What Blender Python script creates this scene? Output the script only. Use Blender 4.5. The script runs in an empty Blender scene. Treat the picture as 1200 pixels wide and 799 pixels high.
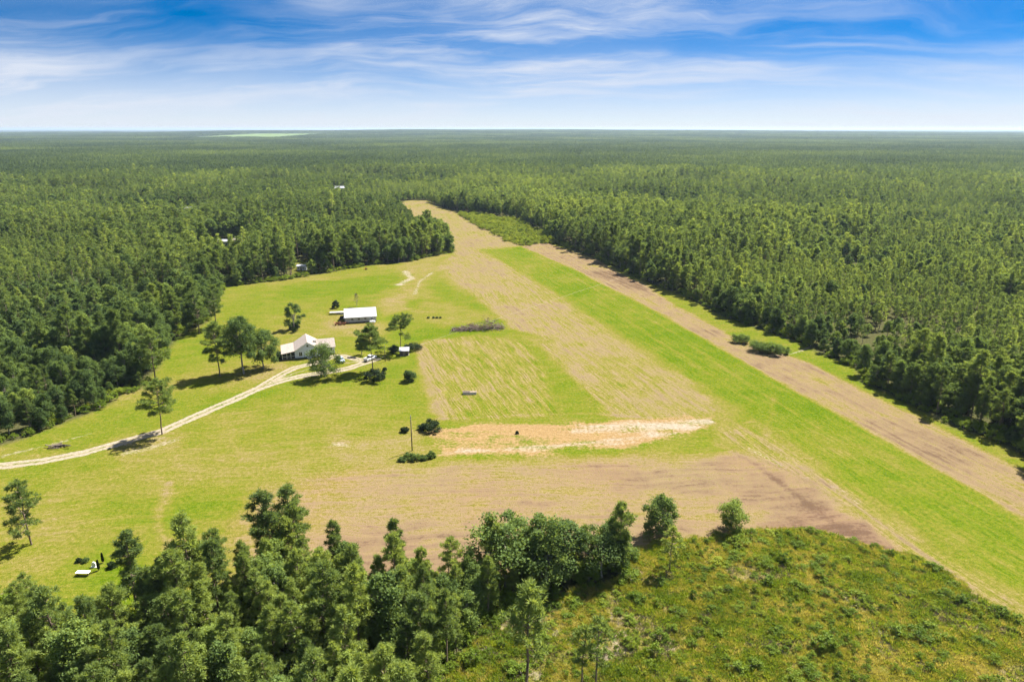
import bpy, math, random
import numpy as np
from mathutils import Vector

SC = bpy.context.scene
COL = SC.collection
R = math.radians

# ------------------------------------------------------------------ camera
CAM_H, FPX, PITCH = 80.0, 800.0, math.atan(249.0 / 800.0)
cam = bpy.data.cameras.new('camera')
cam.sensor_width = 36.0; cam.lens = 24.0; cam.clip_start = 0.5; cam.clip_end = 90000.0
cam_ob = bpy.data.objects.new('camera', cam); COL.objects.link(cam_ob)
cam_ob.location = (0, 0, CAM_H); cam_ob.rotation_euler = (math.pi / 2 - PITCH, 0, 0)
SC.camera = cam_ob

# ------------------------------------------------------------------ sky, sun, exposure
SUN_AZ, SUN_EL = R(48.0), R(55.0)          # azimuth from +Y towards +X
W = bpy.data.worlds.new('World'); SC.world = W; W.use_nodes = True
nt = W.node_tree; nt.nodes.clear()
def N(tree, kind, **kw):
    n = tree.nodes.new(kind)
    for k, v in kw.items():
        if k.startswith('i_'):
            n.inputs[k[2:].replace('_', ' ')].default_value = v
        elif k.startswith('n_'):
            n.inputs[int(k[2:])].default_value = v
        else:
            setattr(n, k, v)
    return n
def mth(tree, op, a, b=None, clamp=False):
    n = tree.nodes.new('ShaderNodeMath'); n.operation = op; n.use_clamp = clamp
    for i, v in enumerate((a, b)):
        if v is None: continue
        if hasattr(v, 'links'): tree.links.new(v, n.inputs[i])
        else: n.inputs[i].default_value = v
    return n.outputs[0]
def mixc(tree, fac, a, b, mode='MIX'):
    n = tree.nodes.new('ShaderNodeMix'); n.data_type = 'RGBA'; n.blend_type = mode
    for sock, v in ((n.inputs[0], fac), (n.inputs[6], a), (n.inputs[7], b)):
        if hasattr(v, 'links'): tree.links.new(v, sock)
        elif isinstance(v, (int, float)): sock.default_value = v
        else: sock.default_value = (*v, 1.0) if len(v) == 3 else v
    return n.outputs[2]
def maprange(tree, v, a, b, c=0.0, d=1.0, smooth=True):
    n = tree.nodes.new('ShaderNodeMapRange'); n.interpolation_type = 'SMOOTHSTEP' if smooth else 'LINEAR'
    tree.links.new(v, n.inputs[0])
    for i, x in enumerate((a, b, c, d)):
        if hasattr(x, 'links'): tree.links.new(x, n.inputs[1 + i])
        else: n.inputs[1 + i].default_value = x
    return n.outputs[0]
def noise(tree, vec, scale, detail=4.0, rough=0.55, dist=0.0, out=0):
    n = tree.nodes.new('ShaderNodeTexNoise'); n.inputs['Scale'].default_value = scale
    n.inputs['Detail'].default_value = detail; n.inputs['Roughness'].default_value = rough
    n.inputs['Distortion'].default_value = dist
    tree.links.new(vec, n.inputs['Vector']); return n.outputs[out]

tc = N(nt, 'ShaderNodeTexCoord')
sep = N(nt, 'ShaderNodeSeparateXYZ'); nt.links.new(tc.outputs['Generated'], sep.inputs[0])
zpos = mth(nt, 'MAXIMUM', sep.outputs[2], 0.0)
cmb = N(nt, 'ShaderNodeCombineXYZ')
nt.links.new(sep.outputs[0], cmb.inputs[0]); nt.links.new(sep.outputs[1], cmb.inputs[1])
nt.links.new(mth(nt, 'ADD', mth(nt, 'MULTIPLY', sep.outputs[2], 3.6), 0.02), cmb.inputs[2])
nrm = N(nt, 'ShaderNodeVectorMath', operation='NORMALIZE'); nt.links.new(cmb.outputs[0], nrm.inputs[0])
sky = N(nt, 'ShaderNodeTexSky', sky_type='NISHITA', sun_disc=False)
sky.sun_elevation = SUN_EL; sky.sun_rotation = SUN_AZ; sky.air_density = 1.0; sky.dust_density = 0.25; sky.ozone_density = 3.0
nt.links.new(nrm.outputs[0], sky.inputs[0])
hs = N(nt, 'ShaderNodeHueSaturation'); hs.inputs['Saturation'].default_value = 1.62; hs.inputs['Value'].default_value = 0.80
nt.links.new(sky.outputs[0], hs.inputs['Color'])
# cirrus on a plane high above: direction / height
den = mth(nt, 'ADD', zpos, 0.16)
pc = N(nt, 'ShaderNodeCombineXYZ')
nt.links.new(mth(nt, 'DIVIDE', sep.outputs[0], den), pc.inputs[0]); nt.links.new(mth(nt, 'DIVIDE', sep.outputs[1], den), pc.inputs[1])
mp = N(nt, 'ShaderNodeMapping'); mp.inputs['Rotation'].default_value = (0, 0, R(4)); mp.inputs['Scale'].default_value = (0.62, 0.62, 1); mp.inputs['Location'].default_value = (8.1, 4.4, 0)
nt.links.new(pc.outputs[0], mp.inputs[0])
warp = noise(nt, mp.outputs[0], 0.9, 4, 0.55, out=1)
wadd = N(nt, 'ShaderNodeVectorMath', operation='MULTIPLY_ADD'); nt.links.new(warp, wadd.inputs[0]); wadd.inputs[1].default_value = (0.9, 0.9, 0); nt.links.new(mp.outputs[0], wadd.inputs[2])
st = N(nt, 'ShaderNodeMapping'); st.inputs['Rotation'].default_value = (0, 0, R(60)); st.inputs['Scale'].default_value = (0.50, 1.7, 1); nt.links.new(wadd.outputs[0], st.inputs[0])
c_big = noise(nt, wadd.outputs[0], 0.55, 4, 0.55)
c_str = noise(nt, st.outputs[0], 1.9, 12, 0.62, 0.0)
veil = maprange(nt, c_big, 0.33, 0.62)
cl = mth(nt, 'ADD', mth(nt, 'MULTIPLY', veil, 0.26), mth(nt, 'MULTIPLY', maprange(nt, c_str, 0.40, 0.68), mth(nt, 'ADD', mth(nt, 'MULTIPLY', veil, 0.72), 0.12)))
cl = maprange(nt, cl, 0.02, 1.10, 0.0, 1.0, smooth=False)
lowveil = maprange(nt, zpos, 0.0, 0.12, 0.80, 0.0)
cover = mth(nt, 'ADD', cl, mth(nt, 'MULTIPLY', lowveil, mth(nt, 'SUBTRACT', 1.0, cl)), clamp=True)
cloudcol = mixc(nt, cover, hs.outputs[0], (4.7, 5.0, 5.6))
bg = N(nt, 'ShaderNodeBackground'); bg.inputs['Strength'].default_value = 0.055
nt.links.new(cloudcol, bg.inputs['Color'])
wo = N(nt, 'ShaderNodeOutputWorld'); nt.links.new(bg.outputs[0], wo.inputs[0])

sun = bpy.data.lights.new('sun', 'SUN'); sun.energy = 5.0; sun.angle = R(0.55); sun.color = (1.0, 0.955, 0.87)
sun_ob = bpy.data.objects.new('sun', sun); COL.objects.link(sun_ob)
sd = Vector((math.sin(SUN_AZ) * math.cos(SUN_EL), math.cos(SUN_AZ) * math.cos(SUN_EL), math.sin(SUN_EL)))
sun_ob.rotation_euler = (-sd).to_track_quat('-Z', 'Y').to_euler(); sun_ob.location = sd * 300

SC.view_settings.view_transform = 'Standard'; SC.view_settings.look = 'None'
SC.view_settings.gamma = 1.0; SC.view_settings.use_curve_mapping = False
SC.view_settings.exposure = 1.60
SC.cycles.use_denoising = True; SC.cycles.denoiser = 'OPENIMAGEDENOISE'; SC.cycles.denoising_prefilter = 'FAST'
SC.cycles.max_bounces = 5; SC.cycles.diffuse_bounces = 3; SC.cycles.transmission_bounces = 3
SC.cycles.volume_bounces = 0; SC.cycles.transparent_max_bounces = 6

# ------------------------------------------------------------------ helpers
def px(x, y, z=0.0):
    """photo pixel (1200 x 799) -> point at height z"""
    u, v = x - 600.0, y - 399.5
    dy = FPX * math.cos(PITCH) - v * math.sin(PITCH); dz = -FPX * math.sin(PITCH) - v * math.cos(PITCH)
    t = (z - CAM_H) / dz
    return (u * t, dy * t)
def pxs(lst): return [px(*p) for p in lst]
def to_px(P):
    P = np.atleast_2d(P)
    y, z = P[:, 1], P[:, 2] - CAM_H
    d = y * math.cos(PITCH) - z * math.sin(PITCH); up = y * math.sin(PITCH) + z * math.cos(PITCH)
    d = np.maximum(d, 1e-3)
    return 600 + FPX * P[:, 0] / d, 399.5 - FPX * up / d
def hpx(bx, by, ty):
    """height of a thing standing on ground pixel (bx,by) whose top is at row ty"""
    x, y = px(bx, by); v = ty - 399.5
    ang = PITCH + math.atan(v / FPX)
    return CAM_H - y * math.tan(ang)
def smooth(a, b, x):
    t = np.clip((x - a) / (b - a), 0, 1); return t * t * (3 - 2 * t)
def terrain(x, y):
    x = np.asarray(x, float); y = np.asarray(y, float)
    return (38.0 * np.exp(-(x / 4200.0) ** 2) + 7.0 * np.sin(x / 1370.0 + 1.0) * np.sin(x / 610.0 + y / 2600.0) + 5.0 * np.sin(x / 390.0 + y / 1700.0) + 12.0) * smooth(3800, 10000, y)
def inside(P, poly):
    x, y = P[:, 0], P[:, 1]; res = np.zeros(len(P), bool); n = len(poly)
    for i in range(n):
        x1, y1 = poly[i]; x2, y2 = poly[(i + 1) % n]
        c = ((y1 > y) != (y2 > y))
        with np.errstate(divide='ignore', invalid='ignore'):
            xi = (x2 - x1) * (y - y1) / (y2 - y1 + 1e-12) + x1
        res ^= c & (x < xi)
    return res
def pldist(P, pts, closed=False):
    d = np.full(len(P), 1e9); n = len(pts)
    for i in range(n if closed else n - 1):
        a = np.array(pts[i], float); b = np.array(pts[(i + 1) % n], float); ab = b - a
        t = np.clip(((P - a) @ ab) / (ab @ ab + 1e-12), 0, 1)
        q = P - (a + t[:, None] * ab)
        d = np.minimum(d, np.hypot(q[:, 0], q[:, 1]))
    return d
def sdf(P, poly):
    d = pldist(P, poly, True); return np.where(inside(P, poly), -d, d)
_lat = np.random.RandomState(7).rand(512, 512)
def vnoise(P, scale, seed=0):
    q = P / scale + seed * 37.7; i = np.floor(q).astype(int); f = q - i; f = f * f * (3 - 2 * f)
    a = _lat[i[:, 0] % 512, i[:, 1] % 512]; b = _lat[(i[:, 0] + 1) % 512, i[:, 1] % 512]
    c = _lat[i[:, 0] % 512, (i[:, 1] + 1) % 512]; d = _lat[(i[:, 0] + 1) % 512, (i[:, 1] + 1) % 512]
    return (a * (1 - f[:, 0]) + b * f[:, 0]) * (1 - f[:, 1]) + (c * (1 - f[:, 0]) + d * f[:, 0]) * f[:, 1]
def fbm(P, scale, seed=0, o=4):
    s = 0; w = 0.5; tot = 0
    for k in range(o):
        s = s + w * vnoise(P, scale / 2 ** k, seed + k); tot += w; w *= 0.55
    return s / tot
def mesh_np(name, V, F, mats=(), midx=None, attrs=None, smooth_f=None):
    V = np.asarray(V, np.float32); F = np.asarray(F, np.int32); k = F.shape[1]
    me = bpy.data.meshes.new(name)
    me.vertices.add(len(V)); me.vertices.foreach_set('co', V.ravel())
    me.loops.add(F.size); me.loops.foreach_set('vertex_index', F.ravel())
    me.polygons.add(len(F)); me.polygons.foreach_set('loop_start', np.arange(0, F.size, k, dtype=np.int32))
    me.polygons.foreach_set('loop_total', np.full(len(F), k, np.int32))
    for m in mats: me.materials.append(m)
    if midx is not None: me.polygons.foreach_set('material_index', np.asarray(midx, np.int32))
    if smooth_f is not None: me.polygons.foreach_set('use_smooth', np.asarray(smooth_f, bool))
    for a, v in (attrs or {}).items():
        at = me.attributes.new(a, 'FLOAT', 'POINT'); at.data.foreach_set('value', np.asarray(v, np.float32))
    me.update(calc_edges=True); return me
def ob(name, data, parent=None, loc=None, rz=0.0, scale=None):
    o = bpy.data.objects.new(name, data); COL.objects.link(o)
    if parent: o.parent = parent
    if loc is not None: o.location = loc
    if rz: o.rotation_euler = (0, 0, rz)
    if scale is not None: o.scale = scale if hasattr(scale, '__len__') else (scale,) * 3
    return o
def tag(o, label=None, cat=None, group=None, kind=None):
    if label: o['label'] = label
    if cat: o['category'] = cat
    if group: o['group'] = group
    if kind: o['kind'] = kind
    return o

class MB:
    """collects polygons for one mesh"""
    def __init__(s): s.v = []; s.f = []
    def quadbox(s, c, size, rz=0.0, taper=1.0, tilt=None):
        x, y, z = (q / 2 for q in size); b = len(s.v); cr, sr = math.cos(rz), math.sin(rz)
        for dz in (-1, 1):
            k = taper if dz > 0 else 1.0
            for dx, dy in ((-1, -1), (1, -1), (1, 1), (-1, 1)):
                p = Vector((dx * x * k, dy * y * k, dz * z))
                if tilt is not None: p = tilt @ p
                s.v.append((c[0] + p.x * cr - p.y * sr, c[1] + p.x * sr + p.y * cr, c[2] + p.z))
        for q in ((3, 2, 1, 0), (4, 5, 6, 7), (0, 1, 5, 4), (1, 2, 6, 5), (2, 3, 7, 6), (3, 0, 4, 7)): s.f.append([b + i for i in q])
        return s
    def box(s, x0, x1, y0, y1, z0, z1): return s.quadbox(((x0 + x1) / 2, (y0 + y1) / 2, (z0 + z1) / 2), (x1 - x0, y1 - y0, z1 - z0))
    def prism(s, prof, axis, a, b):
        """prof: 2D outline; axis 'x': prof=(y,z) extruded a..b along x; 'y': prof=(x,z)"""
        base = len(s.v); n = len(prof)
        for t in (a, b):
            for p, q in prof: s.v.append((t, p, q) if axis == 'x' else (p, t, q))
        s.f.append([base + i for i in range(n)][::-1]); s.f.append([base + n + i for i in range(n)])
        for i in range(n): s.f.append([base + i, base + (i + 1) % n, base + n + (i + 1) % n, base + n + i])
        return s
    def tube(s, p0, p1, r0, r1=None, n=8):
        r1 = r0 if r1 is None else r1; p0, p1 = Vector(p0), Vector(p1); d = (p1 - p0).normalized()
        u = d.orthogonal().normalized(); w = d.cross(u); b = len(s.v)
        for p, r in ((p0, r0), (p1, r1)):
            for i in range(n):
                a = 2 * math.pi * i / n; q = p + (u * math.cos(a) + w * math.sin(a)) * r; s.v.append(tuple(q))
        for i in range(n): s.f.append([b + i, b + (i + 1) % n, b + n + (i + 1) % n, b + n + i])
        s.f.append([b + i for i in range(n)][::-1]); s.f.append([b + n + i for i in range(n)]); return s
    def loft(s, rings):
        b = len(s.v); n = len(rings[0])
        for r in rings: s.v.extend(r)
        for k in range(len(rings) - 1):
            for i in range(n): s.f.append([b + k * n + i, b + k * n + (i + 1) % n, b + (k + 1) * n + (i + 1) % n, b + (k + 1) * n + i])
        s.f.append([b + i for i in range(n)][::-1]); s.f.append([b + (len(rings) - 1) * n + i for i in range(n)]); return s
    def build(s, name, mat, parent=None, bevel=0.0, smooth=False):
        me = bpy.data.meshes.new(name); me.from_pydata(s.v, [], s.f); me.materials.append(mat)
        import bmesh
        bm = bmesh.new(); bm.from_mesh(me); bmesh.ops.recalc_face_normals(bm, faces=bm.faces)
        if bevel: bmesh.ops.bevel(bm, geom=bm.edges[:], offset=bevel, segments=2, affect='EDGES', clamp_overlap=True)
        bm.to_mesh(me); bm.free()
        if smooth:
            for p in me.polygons: p.use_smooth = True
        return ob(name, me, parent)
def empty(name, loc, rz=0.0, label=None, cat=None, group=None):
    return tag(ob(name, None, None, loc, rz), label, cat, group)

# ------------------------------------------------------------------ materials
def mat_base(name):
    m = bpy.data.materials.new(name); m.use_nodes = True; t = m.node_tree; t.nodes.clear()
    o = t.nodes.new('ShaderNodeOutputMaterial'); return m, t, o
def simple_mat(name, col, rough=0.7, var=0.12, nscale=3.0, metal=0.0, bump=0.0, spec=0.4):
    m, t, o = mat_base(name); p = t.nodes.new('ShaderNodeBsdfPrincipled'); c = t.nodes.new('ShaderNodeTexCoord')
    f = noise(t, c.outputs['Object'], nscale, 5, 0.6)
    lo = [max(0, x * (1 - var * 1.6)) for x in col]; hi = [min(1, x * (1 + var)) for x in col]
    t.links.new(mixc(t, maprange(t, f, 0.3, 0.7), lo, hi), p.inputs['Base Color'])
    p.inputs['Roughness'].default_value = rough; p.inputs['Metallic'].default_value = metal; p.inputs['Specular IOR Level'].default_value = spec
    if bump:
        b = t.nodes.new('ShaderNodeBump'); b.inputs['Strength'].default_value = bump; b.inputs['Distance'].default_value = 0.03
        t.links.new(f, b.inputs['Height']); t.links.new(b.outputs[0], p.inputs['Normal'])
    t.links.new(p.outputs[0], o.inputs[0]); return m
def leaf_mat(name, cols, trans=0.33, rough=0.55, tcol=(1.25, 1.15, 0.55)):
    """cols: dark, mid, light; mixed by a clump tint, the tree's own tone and its random number"""
    m, t, o = mat_base(name)
    ti = N(t, 'ShaderNodeAttribute', attribute_type='GEOMETRY', attribute_name='tint')
    to = N(t, 'ShaderNodeAttribute', attribute_type='INSTANCER', attribute_name='tone')
    oi = N(t, 'ShaderNodeObjectInfo')
    f = mth(t, 'ADD', mth(t, 'MULTIPLY', ti.outputs['Fac'], 0.40), mth(t, 'ADD', mth(t, 'MULTIPLY', to.outputs['Fac'], 0.42), mth(t, 'MULTIPLY', oi.outputs['Random'], 0.18)))
    cr = t.nodes.new('ShaderNodeValToRGB'); t.links.new(f, cr.inputs[0])
    e = cr.color_ramp.elements; e[0].position = 0.12; e[0].color = (*cols[0], 1); e[1].position = 0.9; e[1].color = (*cols[2], 1)
    k = e.new(0.5); k.color = (*cols[1], 1)
    p = t.nodes.new('ShaderNodeBsdfPrincipled'); p.inputs['Roughness'].default_value = rough; p.inputs['Specular IOR Level'].default_value = 0.12
    t.links.new(cr.outputs[0], p.inputs['Base Color'])
    tr = t.nodes.new('ShaderNodeBsdfTranslucent'); t.links.new(mixc(t, 1.0, cr.outputs[0], tcol, 'MULTIPLY'), tr.inputs[0])
    ms = t.nodes.new('ShaderNodeMixShader'); ms.inputs[0].default_value = trans
    t.links.new(p.outputs[0], ms.inputs[1]); t.links.new(tr.outputs[0], ms.inputs[2]); t.links.new(ms.outputs[0], o.inputs[0])
    return m
M = {}
M['pine'] = leaf_mat('pine_needles', ((0.062, 0.102, 0.040), (0.160, 0.225, 0.066), (0.330, 0.400, 0.098)), 0.5, 0.7)
M['leaf'] = leaf_mat('broad_leaves', ((0.056, 0.098, 0.040), (0.150, 0.220, 0.062), (0.310, 0.390, 0.090)), 0.5, 0.75)
M['dark_leaf'] = leaf_mat('dark_leaves', ((0.018, 0.034, 0.014), (0.030, 0.052, 0.018), (0.050, 0.078, 0.022)), 0.25)
M['scrub'] = leaf_mat('scrub_leaves', ((0.085, 0.145, 0.020), (0.185, 0.260, 0.030), (0.330, 0.370, 0.045)), 0.45)
M['grass'] = leaf_mat('wild_grass', ((0.170, 0.210, 0.030), (0.340, 0.325, 0.065), (0.500, 0.420, 0.190)), 0.45)
M['dead'] = leaf_mat('dry_twigs', ((0.10, 0.085, 0.06), (0.19, 0.16, 0.12), (0.32, 0.28, 0.22)), 0.1)
M['bark'] = simple_mat('pine_bark', (0.20, 0.145, 0.105), 0.9, 0.35, 2.0, bump=0.6)
M['greybark'] = simple_mat('grey_bark', (0.30, 0.27, 0.23), 0.9, 0.3, 2.0, bump=0.5)

# ------------------------------------------------------------------ layout traced from the photograph
FG = [(-260, 690), (-60, 690), (0, 698), (40, 712), (75, 738), (105, 756), (140, 738), (170, 714), (220, 706), (280, 692), (318, 668), (345, 655), (375, 666),
      (400, 680), (470, 686), (540, 682), (600, 670), (650, 663), (700, 659), (738, 652)]
BR_EDGE = [(752, 645), (792, 633), (830, 630), (867, 626), (905, 621), (943, 618), (977, 626), (1013, 637), (1053, 650), (1083, 660), (1133, 690), (1167, 710), (1200, 732), (1300, 800), (1420, 890)]
L_EDGE = [(-260, 610), (-100, 552), (0, 522), (30, 513), (83, 492), (130, 472), (140, 462), (166, 456), (174, 442), (190, 420), (203, 398), (222, 389), (245, 376), (255, 352), (262, 336),
          (293, 333), (333, 328), (383, 320), (430, 311), (477, 307), (503, 301), (533, 295), (522, 284), (500, 272), (480, 257), (464, 243)]
T_EDGE = [(462, 238), (480, 235), (500, 235)]
R_EDGE = [(512, 242), (537, 248), (575, 253), (605, 258), (632, 270), (650, 284), (678, 296), (700, 304), (760, 331), (800, 346), (843, 368), (893, 386), (935, 400), (967, 416), (1008, 432), (1009, 447),
          (1043, 462), (1083, 482), (1117, 500), (1167, 514), (1200, 535), (1300, 590), (1450, 670)]
CLEAR = pxs(L_EDGE + T_EDGE + R_EDGE) + pxs(BR_EDGE[::-1]) + pxs(FG[::-1])
BRUSH = pxs([FG[-1]] + BR_EDGE + [(1420, 1100), (420, 1100), (500, 840), (530, 790), (560, 745), (600, 716), (640, 695), (700, 684), (738, 668)])
CLEAR_ALL = pxs(L_EDGE + T_EDGE + R_EDGE) + pxs([(1450, 900), (1420, 1100), (420, 1100), (500, 840), (530, 790), (560, 745), (600, 716), (640, 695), (700, 684), (738, 668)]) + pxs(FG[::-1])
REGROW = pxs([(540, 250), (575, 254), (605, 259), (632, 271), (650, 284), (626, 287), (606, 287), (583, 275), (557, 262)])
HAMLET = pxs([(240, 282), (292, 279), (296, 292), (288, 312), (254, 314), (236, 296)])
GAPS = [pxs([(895, 224), (928, 224), (930, 231), (893, 231)]), pxs([(199, 248), (226, 246), (228, 266), (197, 268)]), pxs([(389, 219), (407, 219), (409, 236), (387, 236)]),
        pxs([(344, 307), (362, 305), (366, 323), (344, 327)])]
FAR_FIELDS = [[(-2560, 5300), (-1760, 5300), (-1880, 7600), (-2720, 7600)], [(2050, 6600), (2250, 6600), (2300, 7300), (2080, 7300)], [(3050, 8200), (3500, 8200), (3500, 9000), (3050, 9000)],
              [(-6200, 9000), (-3400, 9000), (-3600, 10400), (-6200, 10400)]]

# ------------------------------------------------------------------ ground
ys = [58.0]
while ys[-1] < 880: ys.append(ys[-1] + max(0.42, ys[-1] * 0.0042))
ys = np.array(ys)
xs = np.linspace(-235, 235, 588)
GX, GY = np.meshgrid(xs, ys); P = np.stack([GX.ravel(), GY.ravel()], 1)
wob = (fbm(P, 9, 3) - 0.5) * 5.0
A = {k: np.zeros(len(P)) for k in ('dry', 'soil', 'sand', 'rowu', 'rowv', 'rowamp', 'pink', 'floor')}
A['dry'] += 0.31 + (fbm(P, 46, 11) - 0.5) * 0.55 + (fbm(P * np.array([0.45, 1.0]), 9, 5) - 0.5) * 0.30
def pmask(poly, feather, wobble=1.0):
    Q = np.array(poly); lo = Q.min(0) - 30; hi = Q.max(0) + 30
    sel = (P[:, 0] > lo[0]) & (P[:, 0] < hi[0]) & (P[:, 1] > lo[1]) & (P[:, 1] < hi[1])
    m = np.zeros(len(P)); m[sel] = smooth(feather, -feather, sdf(P[sel], poly) + wob[sel] * wobble); return m
def smoothr(a, b, x): return smooth(a, b, x)
def toward(key, val, m): A[key] += (val - A[key]) * m
def lmask(pts, half, feather, wobble=0.15):
    return smooth(half + feather, max(0.0, half - feather), pldist(P, pxs(pts)) + wob * wobble)
run_a, run_b = np.array(px(592, 293)), np.array(px(1200, 652)); rd = (run_b - run_a) / np.linalg.norm(run_b - run_a); rn = np.array([rd[1], -rd[0]])
RUNU = (P - run_a) @ rn
# green airstrip, straw strips, hay field, brown field
STRIP = pxs([(566, 293), (612, 289), (680, 319), (760, 360), (850, 411), (950, 467), (1050, 522), (1200, 606), (1350, 690), (1350, 800), (1200, 702), (1100, 634), (1000, 567), (900, 500), (800, 437), (720, 386), (650, 340)])
R_STRIP = pxs([(612, 289), (640, 284), (700, 305), (757, 337), (800, 362), (850, 390), (895, 408), (950, 425), (1010, 457), (1100, 500), (1200, 551), (1350, 630), (1350, 690), (1200, 606), (1050, 522), (950, 467), (850, 411), (760, 360), (680, 319)])
N_STRIP = pxs([(462, 238), (480, 235), (500, 235), (512, 242), (537, 249), (557, 262), (583, 274), (607, 286), (640, 284), (612, 290), (566, 294), (600, 312), (640, 336), (720, 388), (780, 430), (845, 478), (830, 492), (760, 490), (700, 440), (655, 402), (600, 385), (560, 350), (512, 312), (533, 297)])
DRY2 = pxs([(628, 402), (720, 400), (800, 440), (850, 482), (770, 492), (712, 490), (668, 440)])
HAY = pxs([(500, 398), (560, 392), (612, 400), (640, 432), (656, 487), (600, 490), (522, 493), (504, 450), (488, 418)])
HAYEDGE = pxs([(486, 405), (500, 398), (508, 440), (530, 490), (516, 496), (495, 450)])
SOIL = pxs([(488, 505), (560, 497), (680, 493), (770, 489), (838, 486), (846, 494), (800, 512), (720, 526), (600, 534), (515, 536), (505, 520)])
SANDY = pxs([(672, 498), (760, 490), (835, 488), (842, 496), (790, 512), (720, 523), (560, 532), (512, 533), (540, 524), (650, 520), (720, 508)])
BROWN = pxs([(250, 640), (300, 585), (370, 560), (440, 545), (560, 541), (700, 537), (860, 532), (930, 550), (1000, 600), (1060, 655), (940, 640), (860, 650), (760, 660), (600, 710), (420, 700), (300, 690)])
PALE = pxs([(846, 494), (900, 505), (960, 560), (1100, 680), (1200, 745), (1060, 655), (1000, 610), (930, 560), (860, 530)])
DRIVE = pxs([(1003, 600), (1060, 655), (1200, 740), (1300, 800), (1300, 790), (1200, 705), (1090, 640), (1000, 575), (900, 510), (850, 490), (842, 510)])
m = pmask(N_STRIP, 2.0, 0.6); toward('dry', 0.60 + (fbm(P, 18, 21) - 0.5) * 0.50, m); nstrip_m = m
m = smooth(11.0, -3.0, sdf(P, STRIP) + wob * 0.8) * smooth(26, 18, RUNU) ; A['dry'] += (0.36 + (fbm(P, 16, 33) - .5) * .3 - A['dry']) * m * 0.75
m = pmask(STRIP, 2.6, 0.9); toward('dry', 0.19 + (fbm(P, 26, 31) - 0.5) * 0.50, m); strip_m = m
m = pmask(R_STRIP, 1.6, 0.5); toward('dry', 0.74 + (fbm(P, 14, 41) - 0.5) * 0.40, m); toward('pink', 0.35, m); rs_m = m
m = pmask(pxs([(690, 318), (715, 318), (765, 338), (775, 350), (740, 338)]), 4); toward('dry', 1.0, m * 0.8)
m = pmask(DRY2, 2.5, 0.7); toward('dry', 0.58 + (fbm(P, 15, 51) - 0.5) * 0.4, m); dry2_m = m
m = pmask(pxs([(596, 388), (628, 402), (668, 440), (712, 490), (658, 488), (640, 432), (612, 400)]), 1.6, 0.5); toward('dry', 0.27 + (fbm(P, 8, 53) - .5) * .2, m * .9)
m = pmask(HAY, 2.0, 0.6); toward('dry', 0.42 + (fbm(P, 12, 61) - 0.5) * 0.3, m); hay_m = m
m = pmask(HAYEDGE, 2.0, 0.8); toward('dry', 0.66, m * 0.9)
m = pmask(DRIVE, 5.0, 1.2); toward('dry', 0.52 + (fbm(P, 10, 71) - 0.5) * 0.42, m); drv_m = m
m = pmask(BROWN, 5.0, 1.2); toward('dry', 0.76 + (fbm(P * np.array([0.5, 1.0]), 16, 81) - 0.5) * 0.45, m); toward('pink', 0.55 + (fbm(P, 22, 83) - .5) * 1.4, m); brown_m = m
m = pmask(pxs([(820, 640), (900, 618), (960, 590), (1010, 612), (1060, 650), (1120, 690), (1060, 665), (960, 624), (880, 640)]), 2.5, 1.0); toward('dry', 0.97, m * 0.85); toward('pink', 1.0, m)
m = pmask(pxs([(400, 520), (480, 505), (520, 535), (450, 548), (400, 545)]), 4.0, 1.3); toward('dry', 0.52, m * 0.8)
m = pmask(pxs([(285, 540), (440, 520), (480, 540), (380, 560), (280, 590)]), 8.0, 1.0); toward('dry', 0.46, m * 0.7)
# lush patches in the meadow
for poly, d in (([(330, 335), (480, 318), (500, 330), (430, 345), (330, 352)], 0.10), ([(505, 318), (545, 345), (575, 368), (520, 370), (480, 355)], 0.14), ([(470, 345), (540, 380), (480, 384), (440, 372)], 0.14), ([(60, 590), (150, 560), (290, 565), (270, 600), (150, 615)], 0.17),
                ([(180, 590), (290, 562), (260, 620), (200, 640)], 0.12), ([(100, 640), (180, 630), (170, 690), (110, 690)], 0.16), ([(390, 430), (480, 440), (480, 480), (400, 470)], 0.2), ([(20, 510), (180, 470), (240, 460), (110, 520), (20, 535)], 0.20),
                ([(620, 405), (660, 440), (705, 490), (650, 485)], 0.20), ([(765, 340), (800, 352), (895, 388), (950, 408), (905, 412), (850, 385)], 0.26), ([(930, 412), (1010, 440), (1080, 485), (1200, 540), (1190, 545), (1060, 478), (1000, 452)], 0.16), ([(215, 395), (300, 340), (330, 350), (260, 420), (200, 440)], 0.22)):
    m = pmask(pxs(poly), 5.0, 1.4); toward('dry', d, m * 0.75)
for poly, d in (([(300, 590), (400, 560), (430, 600), (330, 660), (260, 650)], .56), ([(390, 515), (500, 500), (520, 512), (440, 545), (380, 545)], .55), ([(20, 600), (90, 590), (100, 640), (30, 650)], .46), ([(470, 300), (520, 300), (500, 345), (455, 365), (470, 330)], .55), ([(500, 345), (585, 372), (520, 385), (470, 372)], .5), ([(300, 425), (345, 428), (300, 455), (250, 460)], .52), ([(140, 515), (215, 500), (205, 525), (130, 532)], .6), ([(380, 378), (450, 380), (440, 392), (380, 390)], .55), ([(180, 640), (320, 600), (300, 670), (200, 700)], .44), ([(60, 560), (280, 530), (400, 545), (280, 575), (60, 590)], .45), ([(230, 490), (300, 470), (330, 500), (240, 520)], .45), ([(300, 470), (420, 450), (470, 480), (330, 510)], .40)):
    m = pmask(pxs(poly), 6.0, 1.6); toward('dry', d, m * 0.7)
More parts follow.
